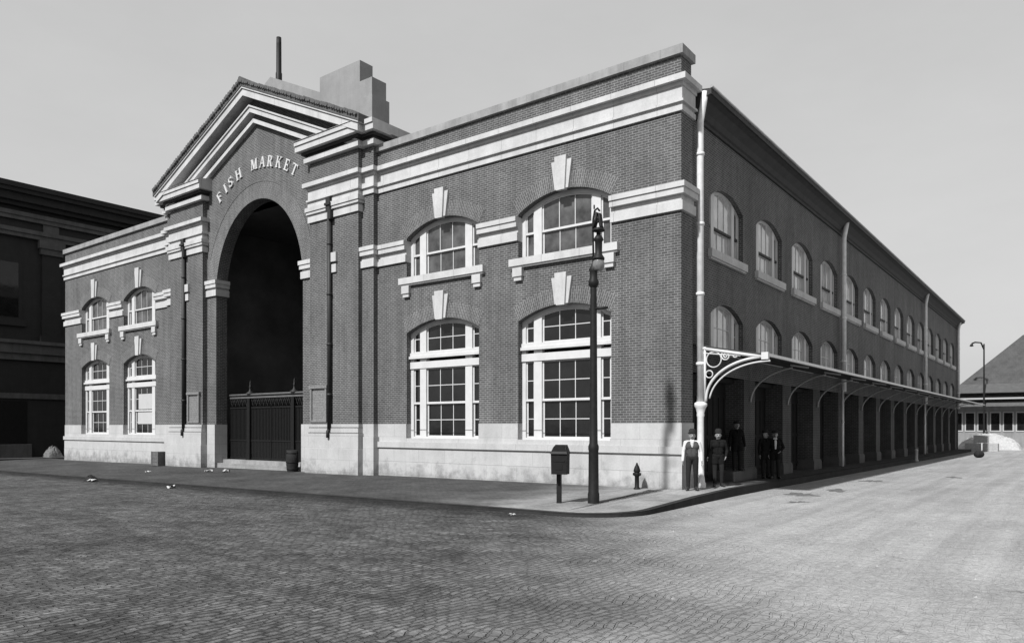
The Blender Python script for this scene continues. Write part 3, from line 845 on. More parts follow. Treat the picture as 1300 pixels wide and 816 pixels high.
# ---------------- side elevation along the side street (local x runs along +Y, local y inward = -X)
PITCH, W0, NW = 4.36, 3.95, 14
SH = 1.52
XS_ = -.12
SY = [W0 + PITCH * k for k in range(NW)]
S_UP = dict(b=7.62, spring=9.34, rise=.46); S_LO = dict(b=4.45, spring=5.50, rise=.47)
YEND = 63.8
tf = lambda p: (XS_ - p[1], p[0], p[2])
ops = []
for c in SY:
    ops.append((c - SH, c + SH, S_LO['b'], segarch(SH, S_LO['spring'], S_LO['rise'], c)))
    ops.append((c - SH, c + SH, S_UP['b'], segarch(SH, S_UP['spring'], S_UP['rise'], c)))
wall(MB(), .84, YEND, 3.55, 11.6, ops, y=0, depth=.26, n=12, tf=tf).build('side_wall', M['brick'], FM)
def window_side(upper):
    d = S_UP if upper else S_LO; h = SH; y = .17
    b, top = d['b'], segarch(h, d['spring'], d['rise']); mb, gl, gd, rl_ = MB(), MB(), MB(), MB()
    frame_outer(mb, h, b, top, y, st=.09, md=(.80, 1.04), head=.06)
    for x0, x1, nx in ((-h + .09, -1.04, 1), (-.80, .80, 3), (1.04, h - .09, 1)):
        q = gl if nx == 3 else gd
        if upper:
            mr = 8.5
            lights(mb, q, x0, x1, b + .02, mr, nx, 1, y + .08); lights(mb, q, x0, x1, mr - .02, lambda x: top(x) - .05, nx, 1, y + .03, st=.04)
            rl_.box(x0, x1, y + .002, y + .12, mr - .05, mr + .03)
        else:
            lights(mb, q, x0, x1, b + .02, lambda x: top(x) - .05, nx, 2, y + .05, st=.04)
    return mb, gl, gd, rl_
for k, c in enumerate(SY):
    if k == 0:
        pu = window_side(True); plw = window_side(False)
        wsu = pu[0].build('window', M['paint'], FM, (XS_, c, 0), R(90)); wsl = plw[0].build('window', M['paint'], FM, (XS_, c, 0), R(90))
        variants = []
        for v in range(4):
            va, vb = window_side(True), window_side(False)
            variants.append([(va[1].mesh('glass', M['glass_side']), va[2].mesh('glass', M['glass_up'])), (vb[1].mesh('glass', M['glass_side']), vb[2].mesh('glass', M['glass_up']))])
        rail_me = pu[3].mesh('meeting_rail', M['darkpipe'])  # rail coloured dark to stand in for the shadow where the sashes meet
        ssu = bevel(sill_mesh(SH, 7.36, 7.62, False, .14, .12).build('sill', M['stone'], wsu), .01)
        ssl = sill_mesh(SH, 4.30, 4.45, False, .08, .08).build('sill', M['stone'], wsl)
        cu, cl_ = wsu, wsl
    else:
        cu = copy_obj(wsu, FM, (XS_, c, 0)); cl_ = copy_obj(wsl, FM, (XS_, c, 0)); copy_obj(ssu, cu); copy_obj(ssl, cl_)
    def child(name, me, par):
        o = bpy.data.objects.new(name, me); COL.objects.link(o); o.parent = par
    for w_, pr_ in ((cu, variants[k % 4][0]), (cl_, variants[k % 4][1])):
        for me in pr_: child('glass', me, w_)
    child('meeting_rail', rail_me, cu)
# ground-floor piers, bays and lintel
PW = .56
py = [SY[k] + PITCH / 2 for k in range(NW - 1)]
pb = None
for i, y in enumerate(py):
    if i == 0:
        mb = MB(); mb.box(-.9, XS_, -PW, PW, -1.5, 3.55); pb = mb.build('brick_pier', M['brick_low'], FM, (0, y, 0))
        mb = MB(); mb.box(-.9, XS_ + .06, -PW - .06, PW + .06, -1.5, .30); mb.box(-.9, XS_ + .04, -PW - .04, PW + .04, .30, .36)
        pbb = mb.build('pier_base', M['darkstone_trim'], pb)
    else:
        copy_obj(pbb, copy_obj(pb, FM, (0, y, 0)))
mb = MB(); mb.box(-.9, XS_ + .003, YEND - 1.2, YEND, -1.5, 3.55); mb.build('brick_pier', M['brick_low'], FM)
mb = MB(); mb.box(-.78, -.0, 4.35, 5.50, -.8, .30); mb.build('door_step', M['darkstone_trim'], FM)
mb = MB(); mb.box(-.9, -.5, .85, YEND, 3.40, 3.57); mb.build('lintel', M['wood'], FM)
for k, c in enumerate(SY):
    if k == 0:
        mb = MB(); hw = PITCH / 2 - .4
        mb.box(-.88, -.82, -hw, hw, -1.5, 3.5)
        for j in range(-3, 4): mb.box(-.83, -.79, j * .5 - .045, j * .5 + .045, .1, 3.0)
        for z in (.25, 1.5, 2.95): mb.box(-.83, -.785, -hw, hw, z - .06, z + .06)
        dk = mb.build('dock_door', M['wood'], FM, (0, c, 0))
    else: copy_obj(dk, FM, (0, c, 0))
mb = MB(); mb.box(-.9, -.1, .9, YEND, -1.6, -.35); mb.build('dock_sill', M['wood'], FM)
# eave cornice
prof = [(-.13, 11.42), (-.04, 11.42), (-.04, 11.52), (.02, 11.56), (.10, 11.72), (.30, 11.92), (.46, 11.99), (.52, 11.99), (.52, 12.16), (-.4, 12.30)]
mb = MB(); y0, y1 = 1.02, YEND + .5
mb.quad([(x, y0, z) for x, z in prof]); mb.quad([(x, y1, z) for x, z in prof[::-1]])
for (xa, za), (xb, zb) in zip(prof, prof[1:] + prof[:1]): mb.quad([(xa, y0, za), (xa, y1, za), (xb, y1, zb), (xb, y0, zb)])
mb.build('eave_cornice', M['metal_eave'], FM)
mb = MB(); mb.tube([(.53, 1.0, 12.21), (.53, YEND + .5, 12.21)], .05, 8); mb.build('gutter', M['gutter'], FM)
# downpipes on the side
def downpipe(y, z0, z1, r=.115, x=.13, mat='pipe', top=True, name='downpipe'):
    mb = MB()
    path = [(x, y, z0), (x, y, z1 - .9)]
    if top: path += [(x + .10, y, z1 - .35), (x + .16, y, z1)]
    else: path.append((x, y, z1))
    mb.tube(path, r, 14)
    z = z0 + 1.5
    while z < z1 - 1:
        mb.lathe([(r, z - .06), (r + .025, z - .05), (r + .025, z + .03), (r, z + .04)], (x, y, 0), 14); z += 2.15
    return mb.build(name, M[mat], FM)
for y in (18.75, 43.6, 63.0): downpipe(y, 3.6, 12.1)
downpipe(1.08, 2.3, 12.12, .105, .14)
for y in (18.75, 43.6):
    mb = MB(); mb.tube([(.07, y, -.6), (.07, y, 3.7)], .07, 10); mb.lathe([(0, -.09), (.09, 0), (0, .09)], (.1, y - .1, 2.1), 10); mb.build('downpipe', M['pipe'], FM)
# iron column at the corner, under the first downpipe
mb = MB(); mb.lathe([(.16, -.3), (.16, .12), (.135, .16), (.12, .3), (.108, .35), (.10, 2.15), (.12, 2.2), (.112, 2.28), (.15, 2.42), (.20, 2.5), (.20, 2.57), (.12, 2.62), (.0, 2.62)], (.15, 1.08, 0), 20)
mb.build('canopy_column', M['pipe'], FM)
# downpipes on the two great piers
for cx in (-15.53, 2 * C + 15.33):
    mb = MB(); y = -.52
    mb.tube([(cx, y, 1.75), (cx, y, 10.9)], .095, 12)
    mb.box(cx - .13, cx + .13, y - .1, y + .1, 10.88, 11.45); mb.box(cx - .17, cx + .17, y - .15, y + .1, 11.1, 11.2)
    mb.box(cx + .05, cx + .22, y - .13, y + .1, 10.5, 10.9)
    for z in (3.2, 5.3, 7.4, 9.5): mb.lathe([(.095, z - .05), (.115, z - .04), (.115, z + .04), (.095, z + .05)], (cx, y, 0), 12)
    mb.tube([(cx, y, 1.75), (cx, y - .09, 1.68), (cx, y - .09, 1.4)], .07, 10)
    mb.build('downpipe', M['darkpipe'], FM)
# bronze tablets
for cx in (-16.27, 2 * C + 16.22):
    pl = MB(); pl.box(cx - .52, cx + .52, -.47, -.41, 2.02, 3.50); pl.box(cx - .59, cx + .59, -.56, -.41, 3.48, 3.60); pl.box(cx - .56, cx + .56, -.485, -.41, 1.985, 2.05)
    pl.box(cx - .54, cx - .44, -.53, -.41, 2.05, 3.48); pl.box(cx + .44, cx + .54, -.53, -.41, 2.05, 3.48); pl.box(cx - .44, cx + .44, -.53, -.41, 2.05, 2.13)
    for k in range(11): pl.box(cx - .36 + random.uniform(0, .05), cx + .36 - random.uniform(0, .14), -.476, -.46, 2.22 + k * .11, 2.265 + k * .11)
    bevel(pl.build('tablet', M['bronze'], FM), .008)

# ---------------- canopy along the side
CE = 2.14
def cz(x): return 4.42 - (x + .12) / (CE + .12) * .44
cb = MB(); y0, y1 = 1.10, YEND + .3
cb.quad([(XS_, y0, cz(XS_)), (CE, y0, cz(CE)), (CE, y1, cz(CE)), (XS_, y1, cz(XS_))])
cb.quad([(XS_, y1, cz(XS_) - .05), (CE, y1, cz(CE) - .05), (CE, y0, cz(CE) - .05), (XS_, y0, cz(XS_) - .05)])
cb.quad([(XS_, y0, cz(XS_) - .05), (CE, y0, cz(CE) - .05), (CE, y0, cz(CE)), (XS_, y0, cz(XS_))])
canopy = cb.build('canopy', M['metal_eave'], FM)
mb = MB(); mb.box(CE, CE + .06, y0, y1, cz(CE) - .06, cz(CE) + .025); mb.build('canopy_gutter', M['pipe'], canopy)
mb = MB()
for x in (.55, 1.3): mb.box(x - .04, x + .04, y0 + .1, y1 - .1, cz(x) - .17, cz(x) - .052)
mb.build('purlin', M['wood'], canopy)
# ornate white end bracket
mb = MB(); yb = 1.08
def arcpts(n=22, off=0):
    P = []
    for k in range(n + 1):
        a = R(180 - 92 * k / n)
        P.append((2.12 + (1.80 - off) * math.cos(a), yb, 2.62 + (1.28 - off) * math.sin(a) ** .9 + 0 * off))
    return P
mb.tube(arcpts(), .043, 8); mb.tube([(p[0] + .10, p[1], p[2] - .13) for p in arcpts()[2:]], .026, 8)
mb.tube([(.2, yb, cz(.2) - .10), (CE, yb, cz(CE) - .10)], .05, 8)
mb.tube([(.2, yb, cz(.2) - .24), (1.4, yb, cz(1.4) - .16)], .022, 6)
mb.tube([(.29, yb, 2.55), (.29, yb, 4.3)], .04, 8)
def circ(cx, czz, r, rr=.022, n=24): mb.tube([(cx + r * math.cos(2 * math.pi * k / n), yb, czz + r * math.sin(2 * math.pi * k / n)) for k in range(n + 1)], rr, 6)
circ(.575, 3.90, .235, .02); circ(.43, 3.46, .11, .02); circ(1.24, 4.0, .07, .018)
mb.tube([(.95 + (.17 - .14 * k / 30) * math.cos(.42 * k), yb, 3.99 + (.17 - .14 * k / 30) * math.sin(.42 * k)) for k in range(31)], .022, 6)
mb.box(CE - .1, CE + .1, yb - .06, yb + .06, cz(CE) - .16, cz(CE) + .05)
mb.build('end_bracket', M['paint'], canopy)
# plain curved brackets at each pier
b0 = None
for i, y in enumerate(py):
    if i == 0:
        mb = MB(); P = []
        for k in range(15):
            a = R(180 - 80 * k / 14); P.append((1.72 + 1.80 * math.cos(a), 0, 2.75 + 1.20 * math.sin(a)))
        mb.tube(P, .036, 6); mb.tube([(-.12, 0, cz(-.12) - .11), (1.95, 0, cz(1.95) - .11)], .035, 6)
        b0 = mb.build('bracket', M['gutter'], canopy, (0, y, 0))
    else: copy_obj(b0, canopy, (0, y, 0))

# ------------------------------------------------------------------ iron gate in the archway
GT = thing('iron_gate', 'tall black iron gates with spiked posts closing the great archway', 'gate', (C, .62, .235))
gw = ARCH_H - .015
mb = MB(); mb.box(-gw, gw, -.05, .05, 3.02, 3.10); mb.box(-gw, gw, -.08, .08, 3.17, 3.23); mb.tube([(-gw, 0, 3.20), (gw, 0, 3.20)], .05, 8)
mb.build('top_rail', mat_plain('sunlit-pale iron rail', .085, .4, .2, 6), GT)  # paler iron puts the rail's sunlit highlight into its colour
mb = MB()
for x0, x1 in ((-gw, -1.87), (-1.63, 1.63), (1.87, gw)):
    n = max(2, int((x1 - x0) / .28))
    for k in range(n):
        a = x0 + (x1 - x0) * k / n; b = x0 + (x1 - x0) * (k + 1) / n; m_ = (a + b) / 2
        mb.tube([(a, 0, 2.62), (m_, 0, 2.98), (b, 0, 2.62)], .022, 5); mb.tube([(a, 0, 2.98), (m_, 0, 2.62), (b, 0, 2.98)], .022, 5)
mb.build('lattice_frieze', M['iron'], GT)
for x0, x1 in ((-gw, -1.87), (-1.63, -.02), (.02, 1.63), (1.87, gw)):
    mb = MB()
    n = int((x1 - x0) / .115)
    for k in range(n + 1):
        x = x0 + .03 + (x1 - x0 - .06) * k / n; mb.box(x - .016, x + .016, -.016, .016, .05, 2.56)
    for z in (.08, .95, 2.56): mb.box(x0, x1, -.03, .03, z - .035, z + .035)
    mb.box(x0, x1, .0, .012, .1, .95)
    mb.box(x0, x1, .014, .024, .95, 2.52)
    mb.build('gate_leaf', M['iron'], GT)
for x in (-1.75, 1.75):
    mb = MB(); mb.box(x - .11, x + .11, -.11, .11, 0, 3.0); mb.box(x - .15, x + .15, -.14, .14, 0, .3)
    p = mb.build('gate_post', M['iron'], GT)
    mb = MB(); mb.lathe([(.2, 3.24), (.2, 3.27), (.1, 3.33), (.05, 3.4), (.045, 3.55), (.06, 3.58), (.03, 3.62), (.028, 3.75), (.0, 3.92)], (x, 0, 0), 12); mb.build('finial', M['darkpipe'], p)

# flagpole on the ridge
FP = MB(); FP.lathe([(.15, 0), (.15, .6), (.125, .65), (.12, 2.0), (.115, 2.32), (.0, 2.34)], (0, 0, 0), 16)
o = FP.build('flagpole', M['lampiron'], None, (C + .24, .86, 18.1)); tag(o, 'dark flagpole standing on the ridge behind the entrance gable', 'flagpole')

# ------------------------------------------------------------------ dark neighbouring building on the left
NB = thing('dark_building', 'dark stone classical building with heavy cornice across the side alley at far left', 'building', (-53, -4, -.45))
nb0 = lambda mb, name, mat: mb.build(name, M[mat], NB)
def nbox(mb, p, y0, y1, z0, z1): mb.box(-1, p, y0, y1, z0 + .45, z1 + .45)
Y1 = 60
mb = MB(); mb.box(-16, 0, .0, Y1, -1, 19.6); nb0(mb, 'wall', 'darkstone')
def wrap(levels, name, mat):
    mb = MB()
    for z0, z1, p in levels: mb.box(-16 - p, p, -p, Y1 + p, z0 + .45, z1 + .45)
    nb0(mb, name, mat)
wrap([(19.25, 19.62, 1.25), (18.95, 19.25, 1.1), (18.4, 18.95, .8), (18.1, 18.4, .45)], 'cornice', 'darkstone')
wrap([(17.45, 17.75, .32), (17.15, 17.45, .22)], 'frieze_moulding', 'darkstone_trim')
wrap([(16.2, 16.5, .42), (15.9, 16.2, .30)], 'architrave', 'darkstone_trim')
wrap([(8.0, 8.25, .55), (7.3, 8.0, .36), (6.8, 7.3, .2)], 'belt_course', 'darkstone_trim')
wrap([(3.95, 4.35, .12)], 'lintel_band', 'darkstone_trim')
pil = None
for k in range(8):
    y = 7.2 + 6.6 * k - 6.6
    if pil is None:
        mb = MB(); mb.box(-.2, .18, -.65, .65, 9.2, 15.3); mb.box(-.2, .32, -.8, .8, 8.7, 9.2)
        pil = nb0(mb, 'pilaster', 'darkstone'); pil.location = (0, y, 0)
        mb = MB(); mb.box(-.2, .30, -.78, .78, 15.3, 15.75); mb.box(-.2, .40, -.9, .9, 15.75, 16.34); pc = mb.build('capital', M['darkstone_trim'], pil)
        mb = MB(); mb.box(-.2, .12, -.55, .55, 16.96, 17.58); blk = nb0(mb, 'frieze_block', 'darkstone_trim'); blk.location = (0, y, 0)
    else:
        copy_obj(pc, copy_obj(pil, NB, (0, y, 0))); copy_obj(blk, NB, (0, y, 0))
wn = None
for k in range(8):
    y = 3.9 + 6.6 * k
    if wn is None:
        mb = MB(); mb.box(-.2, .06, -1.35, 1.35, 10.2, 14.6); mb.box(-.2, .2, -1.6, 1.6, 9.75, 10.2)
        wn = nb0(mb, 'window', 'darkstone'); wn.location = (0, y, 0)
        mb = MB(); mb.box(.02, .085, -1.1, 1.1, 10.4, 14.4); wg = mb.build('glass', M['glass'], wn)
        mb = MB(); mb.box(-.2, .05, -1.7, 1.7, .9, 4.2); dw = nb0(mb, 'shopfront', 'iron'); dw.location = (0, y, 0)
        mb = MB(); mb.box(-.2, .35, -1.9, 1.9, .0, 1.02); ds = mb.build('stall_riser', M['darkstone_trim'], dw)
    else:
        copy_obj(wg, copy_obj(wn, NB, (0, y, 0))); copy_obj(ds, copy_obj(dw, NB, (0, y, 0)))
mb = MB()
for x, y in [(0, 0)]:
    q = [(-70, -8, 0), (-50.5, -8, 0), (-50.5, 70, 0), (-70, 70, 0)]
    mb.quad([(a, b, zs(a, b) + .15) for a, b, _ in q]); mb.quad([(-50.5, -8, -1), (-50.5, 70, -1), (-50.5, 70, zs(-50.5, 70) + .15), (-50.5, -8, zs(-50.5, -8) + .15)])
    mb.quad([(-70, -8, -1), (-50.5, -8, -1), (-50.5, -8, zs(-50.5, -8) + .15), (-70, -8, zs(-60, -8) + .15)])
tag(mb.build('far_sidewalk', M['pavement']), kind='structure')

# ------------------------------------------------------------------ far shed at the end of the side street
SD = thing('far_shed', 'low timber shed with a steep hipped roof closing the far end of the side street', 'building', (2, 86, -.62))
mb = MB(); mb.box(-9, 16, 0, 14, -.5, 5.2); mb.build('wall', M['shedwall'], SD)
mb = MB()
mb.hexa([(-9.3, -2.6, 6.5), (16.3, -2.6, 6.5), (16.3, 15, 6.5), (-9.3, 15, 6.5), (-9, -1.2, 7.6), (16, -1.2, 7.6), (16, 14, 7.6), (-9, 14, 7.6)])
mb.build('lower_roof', M['roofing'], SD)
mb = MB(); mb.hexa([(-9.2, -2.2, 4.9), (16.2, -2.2, 4.9), (16.2, 0, 5.6), (-9.2, 0, 5.6), (-9.2, -2.2, 5.1), (16.2, -2.2, 5.1), (16.2, 0, 5.8), (-9.2, 0, 5.8)]); mb.build('awning', M['crate'], SD)
mb = MB(); bse = [(-4.4, .2), (9.6, .2), (9.6, 13), (-4.4, 13)]; top = [(1.9, 5.5), (3.3, 5.5), (3.3, 7), (1.9, 7)]
mb.hexa([(x, y, 7.6) for x, y in bse] + [(x, y, 13.9) for x, y in top]); mb.build('hipped_roof', M['slate'], SD)
wproto = None
for k in range(19):
    x = -8.4 + 1.3 * k
    if wproto is None:
        mb = MB(); mb.box(-.54, .54, -.08, .02, 1.9, 4.3); wproto = mb.build('window', M['crate_light'], SD, (x, 0, 0))
        mb = MB(); mb.box(-.43, .43, -.1, -.07, 2.05, 4.15); gp = mb.build('glass', M['glass'], wproto)
    else: copy_obj(gp, copy_obj(wproto, SD, (x, 0, 0)))
# lamp standard in front of the shed
FL = thing('bracket_lamp', 'slender dark lamp standard with a short arm beyond the shed roof at far right', 'street lamp', (.5, 83, -.62))
mb = MB(); mb.lathe([(.16, 0), (.12, 1), (.09, 8), (.08, 12.2), (0, 12.3)], n=10); mb.build('pole', M['lampiron'], FL)
mb = MB(); mb.tube([(0, 0, 11.6), (-.3, 0, 12.4), (-.9, 0, 12.5), (-1.25, 0, 12.35)], .09, 8); mb.build('arm', M['lampiron'], FL)
mb = MB(); mb.lathe([(0, 0), (.22, .05), (.12, .3), (0, .35)], (-1.25, 0, 12.0), 10); mb.build('lamp_head', M['lampiron'], FL)

# ------------------------------------------------------------------ street furniture
lx, ly = -.50, -4.20; lz = zw(lx, ly)
SL = thing('street_lamp', 'tall black iron arc lamp post on the sidewalk near the corner', 'street lamp', (lx, ly, lz - .02))
mb = MB(); mb.lathe([(.15, 0), (.15, .25), (.135, .3), (.126, 1.35), (.136, 1.40), (.136, 1.47), (.108, 1.55), (.10, 2.4), (.085, 5.25), (.078, 5.6)], n=20); mb.build('pole', M['lampiron'], SL)
mb = MB(); mb.lathe([(.088, 5.55), (.135, 5.62), (.135, 5.70), (.10, 5.78), (.10, 5.95), (.12, 6.0), (.07, 6.1), (.03, 6.2)], n=16)
mb.tube([(0, 0, 6.1), (-.01, 0, 6.6), (-.02, 0, 7.0), (-.01, 0, 7.3), (.04, 0, 7.52), (.12, 0, 7.56), (.18, 0, 7.48)], .027, 8); mb.build('neck', M['lampiron'], SL)
mb = MB()
for s in (0, .035, -.035):
    mb.tube([(.02, s, 7.05), (.03 + .05, s, 7.25), (.12, s, 7.45), (.19, s, 7.40), (.21, s, 7.25), (.22, s, 7.1), (.25, s, 7.03)], .034, 6)
mb.tube([(.12 + (.075 - .05 * k / 24) * math.cos(.5 * k), 0, 7.26 + (.075 - .05 * k / 24) * math.sin(.5 * k)) for k in range(25)], .03, 6)
mb.lathe([(0, 7.08), (.12, 7.04), (.16, 7.0), (.16, 6.97), (.06, 6.95), (.05, 6.80), (0, 6.8)], (.15, 0, 0), 16); mb.tube([(.02, 0, 7.56), (.02, 0, 7.66)], .02, 6)
mb.build('scroll_hood', M['lampiron'], SL)
mb = MB(); mb.lathe([(0, 6.86), (.07, 6.86), (.11, 6.80), (.13, 6.74), (.095, 6.70), (.09, 6.38), (.12, 6.33), (.155, 6.28), (.15, 6.23), (.0, 6.23)], (.15, 0, 0), 18); mb.build('lamp_housing', M['lampiron'], SL)
mb = MB(); mb.lathe([(.13, 6.225), (.155, 6.14), (.15, 6.05), (.11, 5.97), (.04, 5.94), (0, 5.94)], (.15, 0, 0), 18); mb.build('globe', M['lampglass'], SL)
mb = MB(); mb.tube([(-.1, -.02, 5.0), (.40, .03, 5.0)], .035, 8); mb.build('ladder_rest', M['lampiron'], SL)
bevel(SL.children[0], .005)

mx, my = -1.28, -4.62; mz = zw(mx, my)
MBX = thing('mailbox', 'black round-topped mailbox on a square post on the sidewalk left of the lamp post', 'mailbox', (mx, my, mz - .02), R(18))
mb = MB(); mb.box(-.055, .055, -.055, .055, 0, 1.3); mb.build('post', M['lampiron'], MBX)
mb = MB(); P = [(-.02, -.0)]
prof = [(-.21, .78), (.21, .78), (.22, 1.22)]
for k in range(11):
    a = R(0 + 18 * k); prof.append((.22 * math.cos(a), 1.22 + .0 + .0 * k + .24 * math.sin(a) ** .8 if 0 < k < 10 else 1.22))
mb.prism([(x + .09, z) for x, z in [(-.20, .78), (.20, .78), (.21, 1.30), (.18, 1.40), (.13, 1.48), (.1, 1.5), (-.12, 1.5), (-.15, 1.46), (-.19, 1.38), (-.21, 1.30)]], -.36, -.056)
bevel(mb.build('box', M['iron'], MBX), .015, 3)
mb = MB(); mb.hexa([(-.14, -.40, 1.30), (.32, -.40, 1.30), (.32, -.04, 1.30), (-.14, -.04, 1.30), (-.07, -.30, 1.455), (.25, -.30, 1.455), (.25, -.1, 1.53), (-.07, -.1, 1.53)]); bevel(mb.build('lid', M['lampiron'], MBX), .03, 3)
mb = MB(); mb.box(-.06, .24, -.37, -.355, 1.1, 1.13); mb.box(.0, .18, -.37, -.355, .9, 1.02); mb.build('letter_plate', M['iron'], MBX)

HY = thing('fire_hydrant', 'short dark fire hydrant with a pointed cap beside the pale stone base', 'fire hydrant', (-1.17, -.56, zw(-1.17, -.56) - .02))
mb = MB(); mb.lathe([(.10, 0), (.10, .05), (.068, .08), (.064, .40), (.088, .42), (.092, .50), (.075, .53)], n=16); mb.build('barrel', M['iron'], HY)
mb = MB(); mb.lathe([(.09, .53), (.105, .56), (.10, .60), (.075, .68), (.035, .76), (.025, .80), (.0, .82)], n=16); mb.build('cap', M['iron'], HY)
for s in (1, -1):
    mb = MB(); mb.lathe([(.035, 0), (.035, .09 * s), (.045, .09 * s), (.045, .12 * s), (0, .13 * s)], (0, 0, .47), 10, axis='x'); mb.build('nozzle', M['iron'], HY)

# crates and barrels
def crate(name, label, loc, size, rotz, mat, cat='crate', group=None):
    t = thing(name, label, cat, loc, rotz, group); w, d, h = size
    mb = MB(); mb.box(-w / 2 + .02, w / 2 - .02, -d / 2 + .02, d / 2 - .02, .01, h - .02); mb.build('panel', M[mat], t)
    for s in (-1, 1):
        mb = MB(); n = 4
        for k in range(n): mb.box(-w / 2, w / 2, s * d / 2 - .012, s * d / 2 + .012, h * k / n + .008, h * (k + 1) / n - .008)
        for q in (-1, 1): mb.box(q * (w / 2 - .05) - .045, q * (w / 2 - .05) + .045, s * (d / 2 + .02) - .012, s * (d / 2 + .02) + .012, 0, h)
        mb.build('slatted_side', M[mat], t)
    return t
crate('wooden_crate', 'square dark wooden crate pushed against the base of the left entrance pier', (2 * C + 13.16, -.55, zw(-29, -.5)), (.72, .7, .75), 0, 'crate')
BL = thing('trash_barrel', 'dark open barrel standing in the gateway against the right pier base', 'barrel', (C + ARCH_H - .42, -.42, zw(-18, -.4)), 0)
mb = MB(); mb.lathe([(.22, 0), (.26, .3), (.265, .55), (.25, .95), (.235, .95), (.23, .5), (0, .5)], n=20); mb.build('staves', M['wood'], BL)
for z, r in ((.12, .245), (.42, .272), (.82, .262)):
    mb = MB(); mb.lathe([(r - .01, z - .025), (r + .004, z - .025), (r + .004, z + .025), (r - .01, z + .025)], n=20); mb.build('hoop', M['iron'], BL)

def scrap(mb, s, seed):
    rr = random.Random(seed); n = 4
    z = {(i, j): rr.uniform(0, .45) * s for i in range(n + 1) for j in range(n + 1)}
    o = {(i, j): (rr.uniform(-.08, .08) * s, rr.uniform(-.08, .08) * s) for i in range(n + 1) for j in range(n + 1)}
    V = lambda i, j, up: ((i / n - .5) * s * 1.4 + o[i, j][0], (j / n - .5) * s + o[i, j][1], z[i, j] + (.006 if up else 0))
    for i in range(n):
        for j in range(n):
            mb.quad([V(i, j, 1), V(i + 1, j, 1), V(i + 1, j + 1, 1), V(i, j + 1, 1)])
            mb.quad([V(i, j, 0), V(i, j + 1, 0), V(i + 1, j + 1, 0), V(i + 1, j, 0)])
    return mb
PAP = [(-21.9, -2.2, .30, 'crumpled white paper scrap on the sidewalk before the gateway, left of the other'), (-21.0, -1.9, .34, 'crumpled white paper scrap on the sidewalk before the gateway, right of the other'),
       (-16.2, -7.0, .30, 'flattened pale paper lying in the gutter opposite the gateway'), (-24.6, -3.6, .2, 'small pale paper scrap on the sidewalk in front of the left pier'),
       (-22.2, -7.05, .34, 'pale paper scrap in the gutter in front of the left wing'), (-1.2, -6.75, .12, 'tiny white paper scrap in the gutter near the corner')]
for i, (x, y, s, lab) in enumerate(PAP):
    z = zw(x, y) if y > -6.3 else zs(x, y)
    o = scrap(MB(), s * .8, i).build('paper_scrap', M['paper'], None, (x, y, z), random.uniform(0, 3)); tag(o, lab, 'litter', 'paper scraps on the ground')
def heap(seed, w, d, h, n=16):
    rr = random.Random(seed); mb = MB()
    P = {}
    for i in range(n + 1):
        for j in range(n + 1):
            u, v = i / n * 2 - 1, j / n * 2 - 1; e = max(0, 1 - u * u) * max(0, 1 - v * v)
            P[i, j] = (u * w / 2, v * d / 2, h * (e ** .6) * (.8 + .3 * rr.random()) - .02)
    for i in range(n):
        for j in range(n): mb.quad([P[i, j], P[i + 1, j], P[i + 1, j + 1], P[i, j + 1]])
    return mb
o = heap(3, .6, .4, .28).build('rag_heap', M['wood'], None, (-22.6, -6.95, zs(-22.6, -6.9))); tag(o, 'dark lump of wet rags lying in the gutter before the left wing', 'rags')
o = heap(5, 1.25, 1.1, .85, 14).build('sack_heap', M['rag'], None, (-52.35, 3.1, zs(-52.3, 3) + .15)); tag(o, 'heap of pale sacking on the far sidewalk beside the dark building', 'sacks')
# things far down the side street
cr = [('basket_pile', 0, 0, 0), ]
for i, (x, y, z, w, lab) in enumerate([(.9, 67.5, 0, 1.4, 'pale crate beyond the end of the market wall, bottom left of the pile'), (2.4, 67.6, 0, 1.3, 'pale crate beyond the end of the market wall, bottom right of the pile'), (1.6, 67.55, .82, 1.3, 'pale crate beyond the end of the market wall, on top of the pile')]):
    crate('fish_crate', lab, (x, y, zs(x, y) + z), (w, .9, .8), random.uniform(-.1, .1), 'crate_light', 'crate', 'crates at the end of the market')
o = heap(9, 6.0, 3.5, 1.7, 26).build('pale_heap', M['crate_light'], None, (1.6, 76, zs(1.6, 76))); tag(o, 'pale heap of loose material in front of the far shed', 'heap')
LB = thing('lying_barrel', 'dark barrel lying on its side far down the bright street at right', 'barrel', (3.45, 45, zs(3.45, 45)), R(60)); LB.scale = (.8, .8, .8)
mb = MB(); mb.lathe([(0, -.4), (.25, -.4), (.32, -.15), (.33, 0), (.32, .15), (.25, .4), (0, .4)], (0, 0, .33), 18, axis='x'); mb.build('staves', M['wood'], LB)
for z in (-.28, -.1, .1, .28):
    mb = MB(); r = .33 - abs(z) * .16; mb.lathe([(r - .02, z - .03), (r + .01, z - .03), (r + .01, z + .03), (r - .02, z + .03)], (0, 0, .33), 18, axis='x'); mb.build('hoop', M['iron'], LB)
o = MB().lathe([(.14, 0), (.14, .06), (.1, .1), (.095, .62), (.12, .66), (.08, .74), (0, .77)], n=14).build('bollard', M['gutter'], None, (1.35, 31.5, zw(1.0, 31.5) - .12)); tag(o, 'pale stub bollard at the kerb halfway along the side street', 'bollard')

